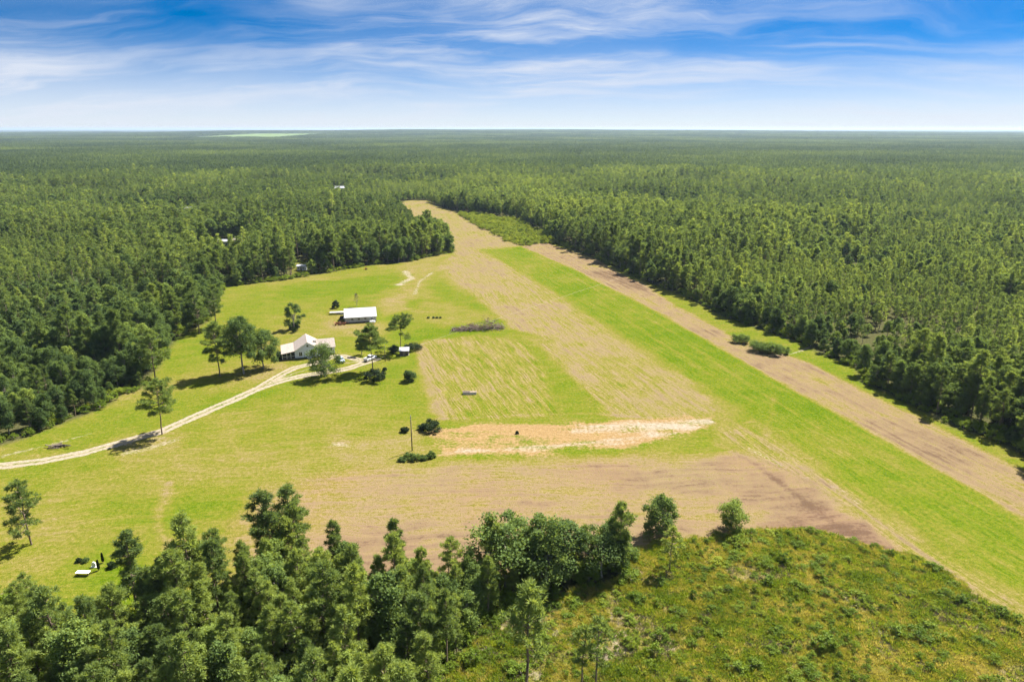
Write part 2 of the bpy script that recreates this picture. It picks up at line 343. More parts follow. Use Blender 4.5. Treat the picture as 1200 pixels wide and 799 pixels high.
# bare soil and sand
m = pmask(SOIL, 3.5, 1.0); toward('soil', 0.92 + (fbm(P * np.array([0.14, 1.0]), 3.4, 85) - .5) * 1.5, m); soil_m = m
m = pmask(SANDY, 1.5, 0.9); toward('sand', 0.44 + (fbm(P * np.array([0.22, 1.0]), 3.2, 87) - .5) * 1.5 + .22 * smooth(20, 50, P[:, 0]), m)
for pts, hw in (([(672, 505), (830, 492)], 2.2), ([(520, 531), (640, 524), (790, 508)], 1.6), ([(866, 520), (945, 560)], 0.5), ([(978, 570), (1012, 592)], 0.6), ([(895, 520), (935, 545)], 0.4)):
    m = lmask(pts, hw, 1.6, 0.5); A['sand'] = np.maximum(A['sand'], m * (0.62 if pts[0][0] < 860 else 0.40))
ROAD = [(-120, 563), (-60, 555), (0, 546), (45, 541), (100, 530), (150, 516), (190, 505), (235, 485), (270, 470), (305, 454), (330, 446), (355, 440), (385, 436), (410, 431), (428, 425), (440, 421)]
ROAD2 = [(305, 454), (322, 443), (345, 431), (375, 424), (392, 417), (402, 417), (418, 421), (432, 423)]
m1 = lmask(ROAD, 1.75, 0.8, 0.2); m2 = lmask(ROAD2, 1.45, 0.8, 0.25); road_m = np.maximum(m1, m2 * 0.95)
def sdist(pts):
    best = np.full(len(P), 1e9); sg = np.zeros(len(P)); Q = pxs(pts)
    for i in range(len(Q) - 1):
        a_, b_ = np.array(Q[i]), np.array(Q[i + 1]); ab = b_ - a_; t_ = np.clip(((P - a_) @ ab) / (ab @ ab), 0, 1); q_ = P - (a_ + t_[:, None] * ab); d_ = np.hypot(q_[:, 0], q_[:, 1]); k_ = d_ < best
        best[k_] = d_[k_]; sg[k_] = np.sign(ab[0] * q_[k_, 1] - ab[1] * q_[k_, 0])
    return best * np.where(sg == 0, 1, sg)
d1, d2 = sdist(ROAD), sdist(ROAD2) * 1.15; A['rdist'] = np.clip(np.where(np.abs(d1) < np.abs(d2), d1, d2), -9, 9)
for pts, hw, s in (([(0, 536), (20, 530), (55, 522), (75, 517), (105, 508)], 0.9, 0.55), ([(150, 530), (185, 522), (203, 516)], 1.6, 0.6), ([(140, 520), (190, 512)], 2.0, 0.5), ([(508, 318), (492, 330), (486, 345)], 1.3, 0.6), ([(475, 318), (482, 326), (467, 334)], 2.5, 0.75),
                   ([(228, 497), (240, 494)], 1.0, .35), ([(392, 520), (412, 523)], 1.2, .6), ([(215, 655), (240, 655)], 0.8, .6), ([(300, 655), (400, 640)], 1.2, .4), ([(535, 303), (552, 303)], 2.0, .3), ([(905, 416), (930, 414), (945, 409), (956, 403)], 1.1, .75), ([(315, 430), (345, 428)], 2.4, .35)):
    m = lmask(pts, hw, hw * 0.8 + 0.5, 0.35); A['sand'] = np.maximum(A['sand'], m * s)
m = pmask(pxs([(462, 318), (500, 314), (506, 320), (488, 352), (455, 360)]), 4, 1.2); toward('soil', 0.42, m * 0.8)
for poly in ([(440, 352), (470, 345), (480, 362), (450, 372)], [(385, 378), (450, 382), (430, 390), (385, 386)], [(330, 425), (345, 430), (300, 445), (310, 432)]):
    m = pmask(pxs(poly), 3, 1.2); toward('dry', 0.62, m * 0.7)
# wheel tracks
for pts, a in (([(195, 565), (186, 600), (187, 625), (200, 640), (212, 650)], .38), ([(200, 565), (197, 590)], .3), ([(218, 655), (220, 625), (228, 610)], .25), ([(895, 520), (905, 480), (907, 460)], .25), ([(270, 500), (272, 520), (285, 540)], .12), ([(840, 520), (880, 540), (960, 600), (1040, 660), (1150, 740)], .3),
               ([(850, 490), (930, 540), (1060, 630), (1180, 725)], .3), ([(612, 290), (700, 340), (790, 390), (860, 440), (960, 500)], .3), ([(700, 352), (800, 418), (880, 470)], .25), ([(500, 492), (600, 487), (690, 484), (760, 490)], .4)):
    d = pldist(P, pxs(pts)); m = smooth(1.5, 0.3, d) * (0.1 + 0.9 * fbm(P, 9, 91)); A['dry'] += a * 0.75 * m
# mown rows
A['rowu'] = P[:, 1] + 5.0 * np.sin(P[:, 0] / 33.0) + (fbm(P, 60, 96) - .5) * 18; A['rowv'] = P[:, 0].copy(); A['rowamp'] += 0.42
def rows(d, org, amp, wav=0.0, sc=40, seed=95):
    k = amp > 0.25; q = P - np.array(org); u = q @ np.array([d[1], -d[0]]) + (fbm(P, sc, seed) - .5) * wav; v = q @ np.array(d)
    A['rowu'][k] = u[k]; A['rowv'][k] = v[k]; A['rowamp'][k] = amp[k]
hd = np.array(px(540, 455)) - np.array(px(511, 416)); hd /= np.linalg.norm(hd)
rows(rd, run_a, np.maximum(np.maximum(rs_m, nstrip_m * (1 - strip_m)) * 0.8, np.maximum(strip_m * 0.55, np.where(drv_m >= brown_m, drv_m, 0) * 1.1)), 5, 50, 98)
rows(rd, run_a, dry2_m * 0.8, 4, 40, 94)
rows(hd, px(520, 440), hay_m * 1.1, 6, 40, 95)
rows(np.array([1.0, 0.04]), (0, 0), np.where(brown_m > drv_m, brown_m, 0) * 0.65, 9, 34, 97)
# scrub and woodland floors
brush_m = pmask(BRUSH, 0.7, 0.35)
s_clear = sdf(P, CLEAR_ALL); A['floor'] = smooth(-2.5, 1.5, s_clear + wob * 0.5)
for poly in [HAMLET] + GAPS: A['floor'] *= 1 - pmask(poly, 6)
toward('dry', 0.45 + (fbm(P, 7, 99) - 0.5) * 0.5, brush_m)
m = brush_m * smooth(0.60, 0.72, fbm(P, 6, 77)) * smooth(118, 100, P[:, 1]); A['sand'] = np.maximum(A['sand'], m * 0.55)
A['dry'] = np.clip(A['dry'], 0, 1)

def ground_mat():
    m, t, o = mat_base('ground_cover'); L = t.links.new
    def at(n): return N(t, 'ShaderNodeAttribute', attribute_type='GEOMETRY', attribute_name=n).outputs['Fac']
    c = t.nodes.new('ShaderNodeTexCoord'); co = c.outputs['Object']
    n1 = noise(t, co, 0.16, 6, 0.62); n2 = noise(t, co, 1.1, 5, 0.65); n3 = noise(t, co, 4.5, 3, 0.6)
    # mown rows: noise drawn out along the rows, with a faint regular swath
    ru = mth(t, 'ADD', at('rowu'), mth(t, 'MULTIPLY', n2, 0.35)); amp = at('rowamp')
    w1 = mth(t, 'SINE', mth(t, 'MULTIPLY', ru, 2.15))
    def streak(su, sv, det):
        cv = t.nodes.new('ShaderNodeCombineXYZ'); L(mth(t, 'MULTIPLY', ru, su), cv.inputs[0]); L(mth(t, 'MULTIPLY', at('rowv'), sv), cv.inputs[1]); return noise(t, cv.outputs[0], 1.0, det, 0.62)
    sA = streak(0.55, 0.035, 3); sB = streak(2.2, 0.11, 4)
    sm = mth(t, 'ADD', mth(t, 'MULTIPLY', mth(t, 'SUBTRACT', sA, 0.5), 0.9), mth(t, 'MULTIPLY', mth(t, 'SUBTRACT', sB, 0.5), 0.85))
    rw = mth(t, 'MULTIPLY', mth(t, 'ADD', sm, mth(t, 'MULTIPLY', w1, 0.045)), amp)
    d = mth(t, 'ADD', at('dry'), rw)
    d = mth(t, 'ADD', d, mth(t, 'MULTIPLY', mth(t, 'SUBTRACT', n1, 0.5), 0.62))
    d = mth(t, 'ADD', d, mth(t, 'MULTIPLY', mth(t, 'SUBTRACT', n2, 0.5), 0.75))
    d = mth(t, 'ADD', d, mth(t, 'MULTIPLY', mth(t, 'SUBTRACT', n3, 0.5), 0.55))
    cr = t.nodes.new('ShaderNodeValToRGB'); L(d, cr.inputs[0]); e = cr.color_ramp.elements
    e[0].position = 0.0; e[0].color = (0.060, 0.098, 0.004, 1); e[1].position = 1.0; e[1].color = (0.088, 0.060, 0.036, 1)
    for pos, col in ((0.16, (0.086, 0.113, 0.008)), (0.34, (0.116, 0.118, 0.015)), (0.52, (0.150, 0.127, 0.033)), (0.70, (0.176, 0.134, 0.068)), (0.86, (0.150, 0.107, 0.062))):
        k = e.new(pos); k.color = (*col, 1)
    col = mixc(t, mth(t, 'MULTIPLY', at('pink'), 0.6, clamp=True), cr.outputs[0], mixc(t, 1.0, cr.outputs[0], (1.08, 0.92, 1.02), 'MULTIPLY'))
    # bare soil, then pale sand, with ragged edges
    fs = mth(t, 'ADD', at('soil'), mth(t, 'ADD', mth(t, 'MULTIPLY', mth(t, 'SUBTRACT', n1, 0.5), 1.3), mth(t, 'MULTIPLY', mth(t, 'SUBTRACT', n2, 0.5), 1.1)))
    soil = mixc(t, n2, (0.185, 0.110, 0.042), (0.254, 0.180, 0.090))
    col = mixc(t, maprange(t, fs, 0.36, 0.92), col, soil)
    rr_ = mth(t, 'ABSOLUTE', mth(t, 'ADD', at('rdist'), mth(t, 'MULTIPLY', mth(t, 'SUBTRACT', n1, 0.5), 1.6)))
    rut = mth(t, 'MULTIPLY', maprange(t, rr_, 2.5, 1.5), maprange(t, rr_, 0.10, 0.85, 0.60, 0.98))
    fw = mth(t, 'ADD', mth(t, 'MAXIMUM', at('sand'), rut), mth(t, 'ADD', mth(t, 'MULTIPLY', mth(t, 'SUBTRACT', n1, 0.5), 0.9), mth(t, 'MULTIPLY', mth(t, 'SUBTRACT', n2, 0.5), 1.0)))
    sand = mixc(t, n2, (0.205, 0.166, 0.116), (0.300, 0.258, 0.196))
    col = mixc(t, maprange(t, fw, 0.34, 0.95), col, sand)
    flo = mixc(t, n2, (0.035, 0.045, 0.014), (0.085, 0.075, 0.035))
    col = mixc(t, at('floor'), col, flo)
    # light straw and dark thatch: fine value changes
    vv = mth(t, 'ADD', mth(t, 'ADD', mth(t, 'MULTIPLY', mth(t, 'SUBTRACT', n3, 0.5), 1.3), mth(t, 'MULTIPLY', mth(t, 'SUBTRACT', n2, 0.5), 0.8)), mth(t, 'MULTIPLY', mth(t, 'MULTIPLY', mth(t, 'SUBTRACT', sB, 0.5), amp), 0.9))
    vm = t.nodes.new('ShaderNodeVectorMath'); vm.operation = 'SCALE'; L(col, vm.inputs[0]); L(mth(t, 'ADD', 1.0, vv), vm.inputs['Scale']); col = vm.outputs[0]
    p = t.nodes.new('ShaderNodeBsdfPrincipled'); p.inputs['Roughness'].default_value = 0.95; p.inputs['Specular IOR Level'].default_value = 0.0
    L(col, p.inputs['Base Color'])
    b = t.nodes.new('ShaderNodeBump'); b.inputs['Strength'].default_value = 0.55; b.inputs['Distance'].default_value = 0.22
    hgt = mth(t, 'ADD', mth(t, 'ADD', n3, n2), mth(t, 'MULTIPLY', rw, 1.5)); L(hgt, b.inputs['Height']); L(b.outputs[0], p.inputs['Normal'])
    L(p.outputs[0], o.inputs[0]); return m
M['ground'] = ground_mat()

# one sheet, cut into its fields along their outlines: every cell belongs to exactly one piece
nx, ny = len(xs), len(ys)
cls = np.zeros(len(P), int)                         # 0 meadow
cls[nstrip_m > .5] = 1; cls[dry2_m > .5] = 1; cls[strip_m > .5] = 2; cls[rs_m > .5] = 3; cls[hay_m > .5] = 4; cls[brown_m > .5] = 5
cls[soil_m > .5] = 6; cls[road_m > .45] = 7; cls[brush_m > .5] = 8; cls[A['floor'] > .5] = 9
Z = (fbm(P, 22, 55) - 0.5) * 0.5 * smooth(4, 20, np.abs(pldist(P, pxs(ROAD)))) * 0.0
V3 = np.column_stack([P, Z])
ii, jj = np.meshgrid(np.arange(ny - 1), np.arange(nx - 1), indexing='ij'); a = (ii * nx + jj).ravel()
QF = np.column_stack([a, a + 1, a + nx + 1, a + nx]); qc = cls[a]
GROUND = {0: ('meadow', 'bright yellow-green meadow round the white house and the sandy track', 'meadow'),
          1: ('straw_field', 'straw-coloured mown field beside the green airstrip', 'field'),
          2: ('grass_airstrip', 'long straight bright green grass airstrip', 'airstrip'),
          3: ('brown_mown_strip', 'brown mown strip between the green airstrip and the pine forest', 'field'),
          4: ('hay_field', 'small hay field with slanting mown rows', 'field'),
          5: ('brown_field', 'pinkish brown mown field above the dense wood', 'field'),
          6: ('bare_soil', 'orange and pale bare soil crossing the field', 'soil'),
          7: ('dirt_track', 'pale sandy track winding to the white house', 'track'),
          8: ('scrub_ground', 'rough ground under the weedy scrub', 'scrub'),
          9: ('forest_floor', 'dark floor under the woodland around the clearing', 'forest floor')}
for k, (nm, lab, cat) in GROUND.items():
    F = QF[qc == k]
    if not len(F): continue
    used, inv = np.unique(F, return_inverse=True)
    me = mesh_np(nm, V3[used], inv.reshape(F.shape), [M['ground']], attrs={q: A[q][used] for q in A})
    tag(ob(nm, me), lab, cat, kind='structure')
# ground out to the horizon
def horizon_mat():
    m, t, o = mat_base('far_ground'); c = t.nodes.new('ShaderNodeTexCoord'); co = c.outputs['Object']
    n1 = noise(t, co, 0.0012, 5, 0.6); n2 = noise(t, co, 0.03, 4, 0.65)
    f = N(t, 'ShaderNodeAttribute', attribute_type='GEOMETRY', attribute_name='field').outputs['Fac']
    col = mixc(t, mth(t, 'MULTIPLY', mth(t, 'ADD', n1, n2), 0.5), (0.022, 0.040, 0.014), (0.060, 0.080, 0.026))
    fld = mixc(t, n1, (0.09, 0.15, 0.035), (0.15, 0.19, 0.06)); col = mixc(t, f, col, fld)
    p = t.nodes.new('ShaderNodeBsdfPrincipled'); p.inputs['Roughness'].default_value = 0.95; p.inputs['Specular IOR Level'].default_value = 0.1
    t.links.new(col, p.inputs['Base Color']); t.links.new(p.outputs[0], o.inputs[0]); return m
hx = np.unique(np.concatenate([np.linspace(-30000, -8000, 23), np.linspace(-8000, 8000, 161), np.linspace(8000, 30000, 23)]))
hy = np.unique(np.concatenate([np.linspace(-1500, 0, 6), np.linspace(0, 12000, 121), np.linspace(12000, 30000, 19)]))
HX, HY = np.meshgrid(hx, hy); HP = np.stack([HX.ravel(), HY.ravel()], 1)
fld = np.zeros(len(HP))
for poly in FAR_FIELDS + [HAMLET] + GAPS: fld = np.maximum(fld, smooth(60, -60, sdf(HP, poly)))
HZ = terrain(HP[:, 0], HP[:, 1]) - 0.03
ii, jj = np.meshgrid(np.arange(len(hy) - 1), np.arange(len(hx) - 1), indexing='ij'); a = (ii * len(hx) + jj).ravel(); w_ = len(hx)
tag(ob('ground', mesh_np('ground', np.column_stack([HP, HZ]), np.column_stack([a, a + 1, a + w_ + 1, a + w_]), [horizon_mat()], attrs={'field': fld}, smooth_f=np.ones(len(a), bool))),
    'flat wooded land reaching to the horizon', 'ground', kind='structure')

# ------------------------------------------------------------------ plants
def unit(rng, n):
    v = rng.normal(size=(n, 3)); return v / np.linalg.norm(v, axis=1)[:, None]
def norm(v): return v / np.maximum(np.linalg.norm(v, axis=1)[:, None], 1e-9)
def needle_cards(rng, C, D, L, Wd):
    """tapered blades: base C, direction D"""
    n = len(C); side = norm(np.cross(D, unit(rng, n))) * (Wd / 2 * np.ones(n))[:, None]
    tip = C + D * (L * np.ones(n))[:, None]; mid = C + D * (np.asarray(L) * 0.45 * np.ones(n))[:, None]
    V = np.stack([C, mid + side, tip, mid - side], 1).reshape(-1, 3)
    b = np.arange(n)[:, None] * 4; F = np.concatenate([b + [0, 1, 2], b + [0, 2, 3]], 0); return V, F
def leaf_cards(rng, C, Nn, size):
    n = len(C); u = norm(np.cross(Nn, unit(rng, n))); v = np.cross(Nn, u); s = (size * np.ones(n))[:, None]
    V = np.stack([C - u * s, C - v * s * 0.62, C + u * s, C + v * s * 0.62], 1).reshape(-1, 3)
    b = np.arange(n)[:, None] * 4; F = np.concatenate([b + [0, 1, 2], b + [0, 2, 3]], 0); return V, F
def tubes(segs, n=5):
    Vs, Fs, off = [], [], 0
    ang = np.arange(n) * 2 * math.pi / n
    for pts, rad in segs:
        pts = np.asarray(pts, float); rad = np.asarray(rad, float); k = len(pts)
        d = norm(np.gradient(pts, axis=0)); ref = np.array([1.0, 0.13, 0.05]) if abs(d[0, 2]) > 0.7 else np.array([0.05, 0.1, 1.0])
        u = norm(np.cross(d, ref[None])); v = np.cross(d, u)
        ring = pts[:, None] + rad[:, None, None] * (np.cos(ang)[None, :, None] * u[:, None] + np.sin(ang)[None, :, None] * v[:, None])
        Vs.append(ring.reshape(-1, 3))
        for q in range(k - 1):
            for i in range(n):
                a0, a1, b0, b1 = off + q * n + i, off + q * n + (i + 1) % n, off + (q + 1) * n + i, off + (q + 1) * n + (i + 1) % n
                Fs += [(a0, a1, b1), (a0, b1, b0)]
        off += k * n
    return np.concatenate(Vs), np.array(Fs)
def pine(seed, H=15.0, Rc=2.6, cb=0.36, q=1.0, flat=0.0, nb=36, fill=1.0, cone=0.35):
    rng = np.random.RandomState(seed); segs = []
    k = 7; zz = np.linspace(0, H * 0.985, k); lean = rng.normal(0, 0.012 * H, 2); bx = np.cumsum(rng.normal(0, 0.008 * H, (k, 2)), 0); bx -= bx[0]
    tp = np.column_stack([bx[:, 0] + lean[0] * zz / H, bx[:, 1] + lean[1] * zz / H, zz]); r0 = 0.0125 * H
    segs.append((tp, r0 * (1 - 0.9 * zz / H) + 0.02))
    def trunk(z): return np.array([np.interp(z, zz, tp[:, 0]), np.interp(z, zz, tp[:, 1]), z])
    nb = max(8, int(nb * (0.55 + 0.45 * q))); C, D, T = [], [], []
    for i in range(nb):
        s = (i + rng.rand()) / nb; s = s ** 0.92; t = cb + (1 - cb) * s * 0.985
        prof = (cone * (1 - s) ** 0.8 + (1 - cone) * max(0.0, 1 - s ** 2.1) ** 0.72) * (0.55 + 0.45 * min(1, s / 0.35 + flat * .4)) if flat < 0.6 else (1 - s) ** 0.3; L = Rc * prof * rng.uniform(0.42, 1.38) + 0.30
        az = i * 2.399 + rng.normal(0, 0.5); el = R(-6 + 52 * s + rng.normal(0, 10)); d = np.array([math.cos(az) * math.cos(el), math.sin(az) * math.cos(el), math.sin(el)])
        b = trunk(H * t); lat = np.array([-math.sin(az), math.cos(az), 0])
        if q > 0.12:
            mid = b + d * L * 0.5 + np.array([0, 0, -0.03 * L]); segs.append((np.array([b, mid, b + d * L * 0.93 + np.array([0, 0, 0.10 * L])]), np.array([0.018 * L + 0.02, 0.012 * L + 0.012, 0.008])))
        nt_ = max(2, int((3.0 + L * 4.2) * fill * (0.25 + 0.75 * q)))
        f = rng.uniform(0.28, 1.0, nt_) ** 0.75; c = b + d * (f * L)[:, None] + lat * (rng.uniform(-0.42, 0.42, nt_) * L * (1.05 - 0.6 * f))[:, None] + np.array([0, 0, 1]) * rng.uniform(-0.02, 0.28, nt_)[:, None]
        nc = max(3, int(15 * (0.35 + 0.65 * q))); cc = np.repeat(c, nc, 0); td = norm(d * 0.75 + np.array([0, 0, 0.75]) + rng.normal(0, 0.25, (nt_, 3)))
        dd = norm(np.repeat(td, nc, 0) * 0.62 + unit(rng, nt_ * nc) * 0.85); C.append(cc + dd * 0.05); D.append(dd); T.append(np.repeat(np.clip(rng.normal(0.42 + 0.2 * f, 0.22), 0, 1), nc))
    C, D, T = np.concatenate(C), np.concatenate(D), np.concatenate(T)
    g = (1 / max(q, 0.08)) ** 0.42; V, F = needle_cards(rng, C, D, rng.uniform(0.5, 0.85, len(C)) * g ** 0.7 * (H / 15) ** .5, 0.115 * g ** 1.35)
    return tubes(segs, 6 if q > .5 else 4), (V, F, np.repeat(T, 4))
def broadleaf(seed, H=10.0, Rc=3.2, cb=0.22, q=1.0, lobes=24, leaf=0.185, nleaf=8600, spread=0.7):
    rng = np.random.RandomState(seed); segs = []
    zc = H * (cb + (1 - cb) * 0.52); hz = H * (1 - cb) * 0.5
    k = 5; zz = np.linspace(0, zc, k); bx = np.cumsum(rng.normal(0, 0.012 * H, (k, 2)), 0); bx -= bx[0]; tp = np.column_stack([bx, zz]); r0 = 0.016 * H + .03
    segs.append((tp, np.linspace(r0, r0 * 0.45, k)))
    C, Nn, T = [], [], []
    for i in range(lobes):
        rl = Rc * rng.uniform(0.20, 0.44); sz = (i + rng.uniform(0.1, 0.9)) / lobes; az = i * 2.399 + rng.normal(0, 0.5)
        z = H * cb + rl * 0.7 + sz * (H * (1 - cb) - rl * 1.55); e = (z - H * cb) / (H * (1 - cb)); wd = math.sin(math.pi * min(1.0, 0.16 + 0.84 * e) ** 0.85) ** 0.6
        rad0 = max(0.0, Rc * wd - rl * 0.75) * rng.uniform(0.35, 1.0) * spread / 0.6; c = np.array([math.cos(az) * rad0 + bx[-1, 0], math.sin(az) * rad0 + bx[-1, 1], z])
        if q > 0.12:
            b = tp[rng.randint(2, k)]; segs.append((np.array([b, (b + c) / 2 + rng.normal(0, .1, 3), c]), np.array([r0 * 0.42, r0 * 0.25, 0.03])))
        n = int(nleaf * q / lobes); d = unit(rng, n); d[:, 2] = np.where(d[:, 2] < -0.6, -d[:, 2], d[:, 2]); rad = rl * np.clip(rng.normal(0.78, 0.28, n), 0.1, 1.55)
        sub = unit(rng, 7); grp = np.argmax(d @ sub.T, 1); bump = 0.86 + 0.24 * rng.rand(7)[grp]
        C.append(c + d * (rad * bump)[:, None] * np.array([1, 1, 0.85])); Nn.append(norm(d * 0.55 + unit(rng, n) + np.array([0, 0, 0.35])))
        T.append(np.clip(0.5 + (rng.rand(7)[grp] - 0.5) * 0.6 + rng.normal(0, 0.14, n), 0, 1))
    C, Nn, T = np.concatenate(C), np.concatenate(Nn), np.concatenate(T); C[:, 2] = np.maximum(C[:, 2], 0.05)
    V, F = leaf_cards(rng, C, Nn, leaf * (1 / max(q, .04)) ** 0.45 * rng.uniform(0.6, 1.15, len(C))); return tubes(segs, 6 if q > .5 else 4), (V, F, np.repeat(T, 4))
def shrub(seed, H=1.6, Rc=1.1, n=900, leaf=0.13, lobes=9):
    w, l = broadleaf(seed, H * 0.9, Rc, 0.0, 1.0, lobes, leaf, n, 0.8)
    r_ = np.random.RandomState(seed + 5000); k = 26; az = r_.uniform(0, 6.28, k); rr = Rc * r_.uniform(.1, 1.05, k); bz = H * .8 * np.sqrt(np.maximum(.02, 1 - (rr / Rc / 1.1) ** 2)) * r_.uniform(.5, 1, k); C0 = np.column_stack([np.cos(az) * rr, np.sin(az) * rr, bz]); D0 = norm(np.column_stack([np.cos(az) * rr / Rc, np.sin(az) * rr / Rc, np.full(k, .9)]) + r_.normal(0, .25, (k, 3)))
    m = 9; t_ = np.tile(np.linspace(-.3, 1, m), k)[:, None] * H * .24; C = np.repeat(C0, m, 0) + np.repeat(D0, m, 0) * t_ + r_.normal(0, .03 * H, (k * m, 3)); V, F = leaf_cards(r_, C, norm(unit(r_, k * m) + [0, 0, .4]), leaf * r_.uniform(.5, .9, k * m))
    return w, (np.concatenate([l[0], V]), np.concatenate([l[1], F + len(l[0])]), np.r_[l[2], np.repeat(np.repeat(np.clip(r_.normal(.65, .2, k), 0, 1), m), 4)])
def tuft(seed, n=46, h=0.8, r=0.42, w=0.07):
    rng = np.random.RandomState(seed); C = np.column_stack([rng.normal(0, r * .5, (n, 2)), np.zeros(n)]); D = norm(np.column_stack([C[:, :2] * 1.3 + rng.normal(0, .28, (n, 2)), np.full(n, 0.9)]))
    V, F = needle_cards(rng, C, D, rng.uniform(.5, 1.1, n) * h, w); return None, (V, F, np.repeat(np.clip(rng.normal(.5, .22, n), 0, 1), 4))
def wood_mesh(nm, w, mat): return mesh_np(nm, w[0], w[1], [mat], smooth_f=np.ones(len(w[1]), bool))
def leaf_mesh(nm, l, mat): return mesh_np(nm, l[0], l[1], [mat], attrs={'tint': l[2]})
def both_mesh(nm, w, l, mw, ml):
    V = np.concatenate([w[0], l[0]]); F = np.concatenate([w[1], l[1] + len(w[0])])
    return mesh_np(nm, V, F, [mw, ml], midx=np.r_[np.zeros(len(w[1])), np.ones(len(l[1]))], attrs={'tint': np.r_[np.zeros(len(w[0])), l[2]]})

PINE = []   # (trunk mesh, crown mesh, joined mesh, height)
for s, (H, Rc, cb, fl) in enumerate(((15, 2.5, 0.32, 0), (16, 2.3, 0.40, 0), (14, 2.7, 0.28, 0.1), (15, 2.1, 0.45, 0.05), (13, 2.4, 0.20, 0), (15, 2.8, 0.36, 0.3))):
    w, l = pine(100 + s, H, Rc, cb, 1.0, fl, cone=(.15, .5, .05, .65, .4, .05)[s]); PINE.append((wood_mesh('trunk', w, M['bark']), leaf_mesh('crown', l, M['pine']), both_mesh('pine', w, l, M['bark'], M['pine']), H))
BROAD = []
for s, (H, Rc, cb) in enumerate(((10, 3.3, 0.16), (11, 3.0, 0.20), (9, 3.4, 0.12), (12, 3.6, 0.20), (8.5, 2.6, 0.1))):
    w, l = broadleaf(200 + s, H, Rc, cb, lobes=26); BROAD.append((wood_mesh('trunk', w, M['greybark']), leaf_mesh('crown', l, M['leaf']), both_mesh('broadleaf', w, l, M['greybark'], M['leaf']), H))
SHRUB = []
for s, (H, Rc) in enumerate(((1.5, 1.0), (1.9, 1.2), (1.1, 1.0), (2.4, 1.3))):
    w, l = shrub(300 + s, H, Rc, 1100, 0.105 + 0.02 * (s == 3)); SHRUB.append((both_mesh('shrub', w, l, M['greybark'], M['scrub']), H))
PINE_M = [both_mesh('pine_mid', *pine(120 + s, H, Rc * .9, cb, 0.30, cone=(.35, .7, .15, .5)[s]), M['bark'], M['pine']) for s, (H, Rc, cb) in enumerate(((15, 2.7, .34), (16, 2.5, .40), (14, 2.8, .3), (15, 2.4, .45)))]
PINE_F = [both_mesh('pine_far', *pine(140 + s, H, Rc, cb, 0.17, nb=26, cone=(.35, .7, .15)[s]), M['bark'], M['pine']) for s, (H, Rc, cb) in enumerate(((15, 2.6, .36), (16, 2.5, .42), (14, 2.8, .3)))]
BROAD_M = [both_mesh('broad_mid', *broadleaf(220 + s, H, Rc, .15, 0.25), M['greybark'], M['leaf']) for s, (H, Rc) in enumerate(((10, 3.3), (11, 3.0), (9.5, 3.5)))]
BROAD_F = [both_mesh('broad_far', *broadleaf(240 + s, H, Rc, .15, 0.11), M['greybark'], M['leaf']) for s, (H, Rc) in enumerate(((10, 3.3), (11, 3.0)))]
def tile(seed, size=84.0, sp=4.9):
    rng = np.random.RandomState(seed); Vs, Fs, Ts, off = [], [], [], 0
    n = int(size / sp)
    for i in range(n):
        for j in range(n):
            x = (i + .5 + rng.uniform(-.42, .42)) * sp - size / 2; y = (j + .5 + rng.uniform(-.42, .42)) * sp - size / 2
            if rng.rand() < .08: continue
            K = 64; H = rng.uniform(8.5, 17.5); s = rng.uniform(0, 1, K); az = rng.uniform(0, 6.28, K); r = rng.uniform(1.6, 2.5) * np.maximum(0.02, 1 - s ** 2.0) ** .7 * rng.uniform(.3, 1, K)
            C = np.column_stack([x + np.cos(az) * r, y + np.sin(az) * r, H * (.36 + .62 * s)]); V, F = leaf_cards(rng, C, unit(rng, K), rng.uniform(.5, .92, K))
            Vs.append(V); Fs.append(F + off); off += len(V); Ts.append(np.repeat(np.clip(rng.normal(.31, .26) + rng.normal(0, .14, K), 0, 1), 4))  # tint kept darker, standing in for self-shadow these low-detail crowns lack
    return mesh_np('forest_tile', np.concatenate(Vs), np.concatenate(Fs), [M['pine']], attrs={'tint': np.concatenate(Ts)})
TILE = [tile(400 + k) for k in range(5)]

# ---- scattering of what nobody could count (woods, weeds)
def scatter_tree():
    g = bpy.data.node_groups.new('scatter', 'GeometryNodeTree')
    g.interface.new_socket('Geometry', in_out='INPUT', socket_type='NodeSocketGeometry'); g.interface.new_socket('Collection', in_out='INPUT', socket_type='NodeSocketCollection')
    g.interface.new_socket('Geometry', in_out='OUTPUT', socket_type='NodeSocketGeometry')
    gi = g.nodes.new('NodeGroupInput'); go = g.nodes.new('NodeGroupOutput'); ip = g.nodes.new('GeometryNodeInstanceOnPoints'); ci = g.nodes.new('GeometryNodeCollectionInfo')
    ci.inputs['Separate Children'].default_value = True; ci.inputs['Reset Children'].default_value = True
    def na(nm, ty):
        n = g.nodes.new('GeometryNodeInputNamedAttribute'); n.data_type = ty; n.inputs[0].default_value = nm; return n.outputs[0]
    m2p = g.nodes.new('GeometryNodeMeshToPoints')
    g.links.new(gi.outputs[0], m2p.inputs[0]); g.links.new(m2p.outputs[0], ip.inputs['Points']); g.links.new(gi.outputs[1], ci.inputs[0]); g.links.new(ci.outputs[0], ip.inputs['Instance'])
    ip.inputs['Pick Instance'].default_value = True; g.links.new(na('idx', 'INT'), ip.inputs['Instance Index'])
    cx = g.nodes.new('ShaderNodeCombineXYZ'); g.links.new(na('rot', 'FLOAT'), cx.inputs[2]); er = g.nodes.new('FunctionNodeEulerToRotation'); g.links.new(cx.outputs[0], er.inputs[0]); g.links.new(er.outputs[0], ip.inputs['Rotation'])
    g.links.new(na('scl', 'FLOAT'), ip.inputs['Scale']); g.links.new(ip.outputs[0], go.inputs[0]); return g
SCATTER = scatter_tree()
def kit(name, meshes):
    c = bpy.data.collections.new(name)
    for i, m in enumerate(meshes): c.objects.link(bpy.data.objects.new('%s_%02d' % (name, i), m))
    return c
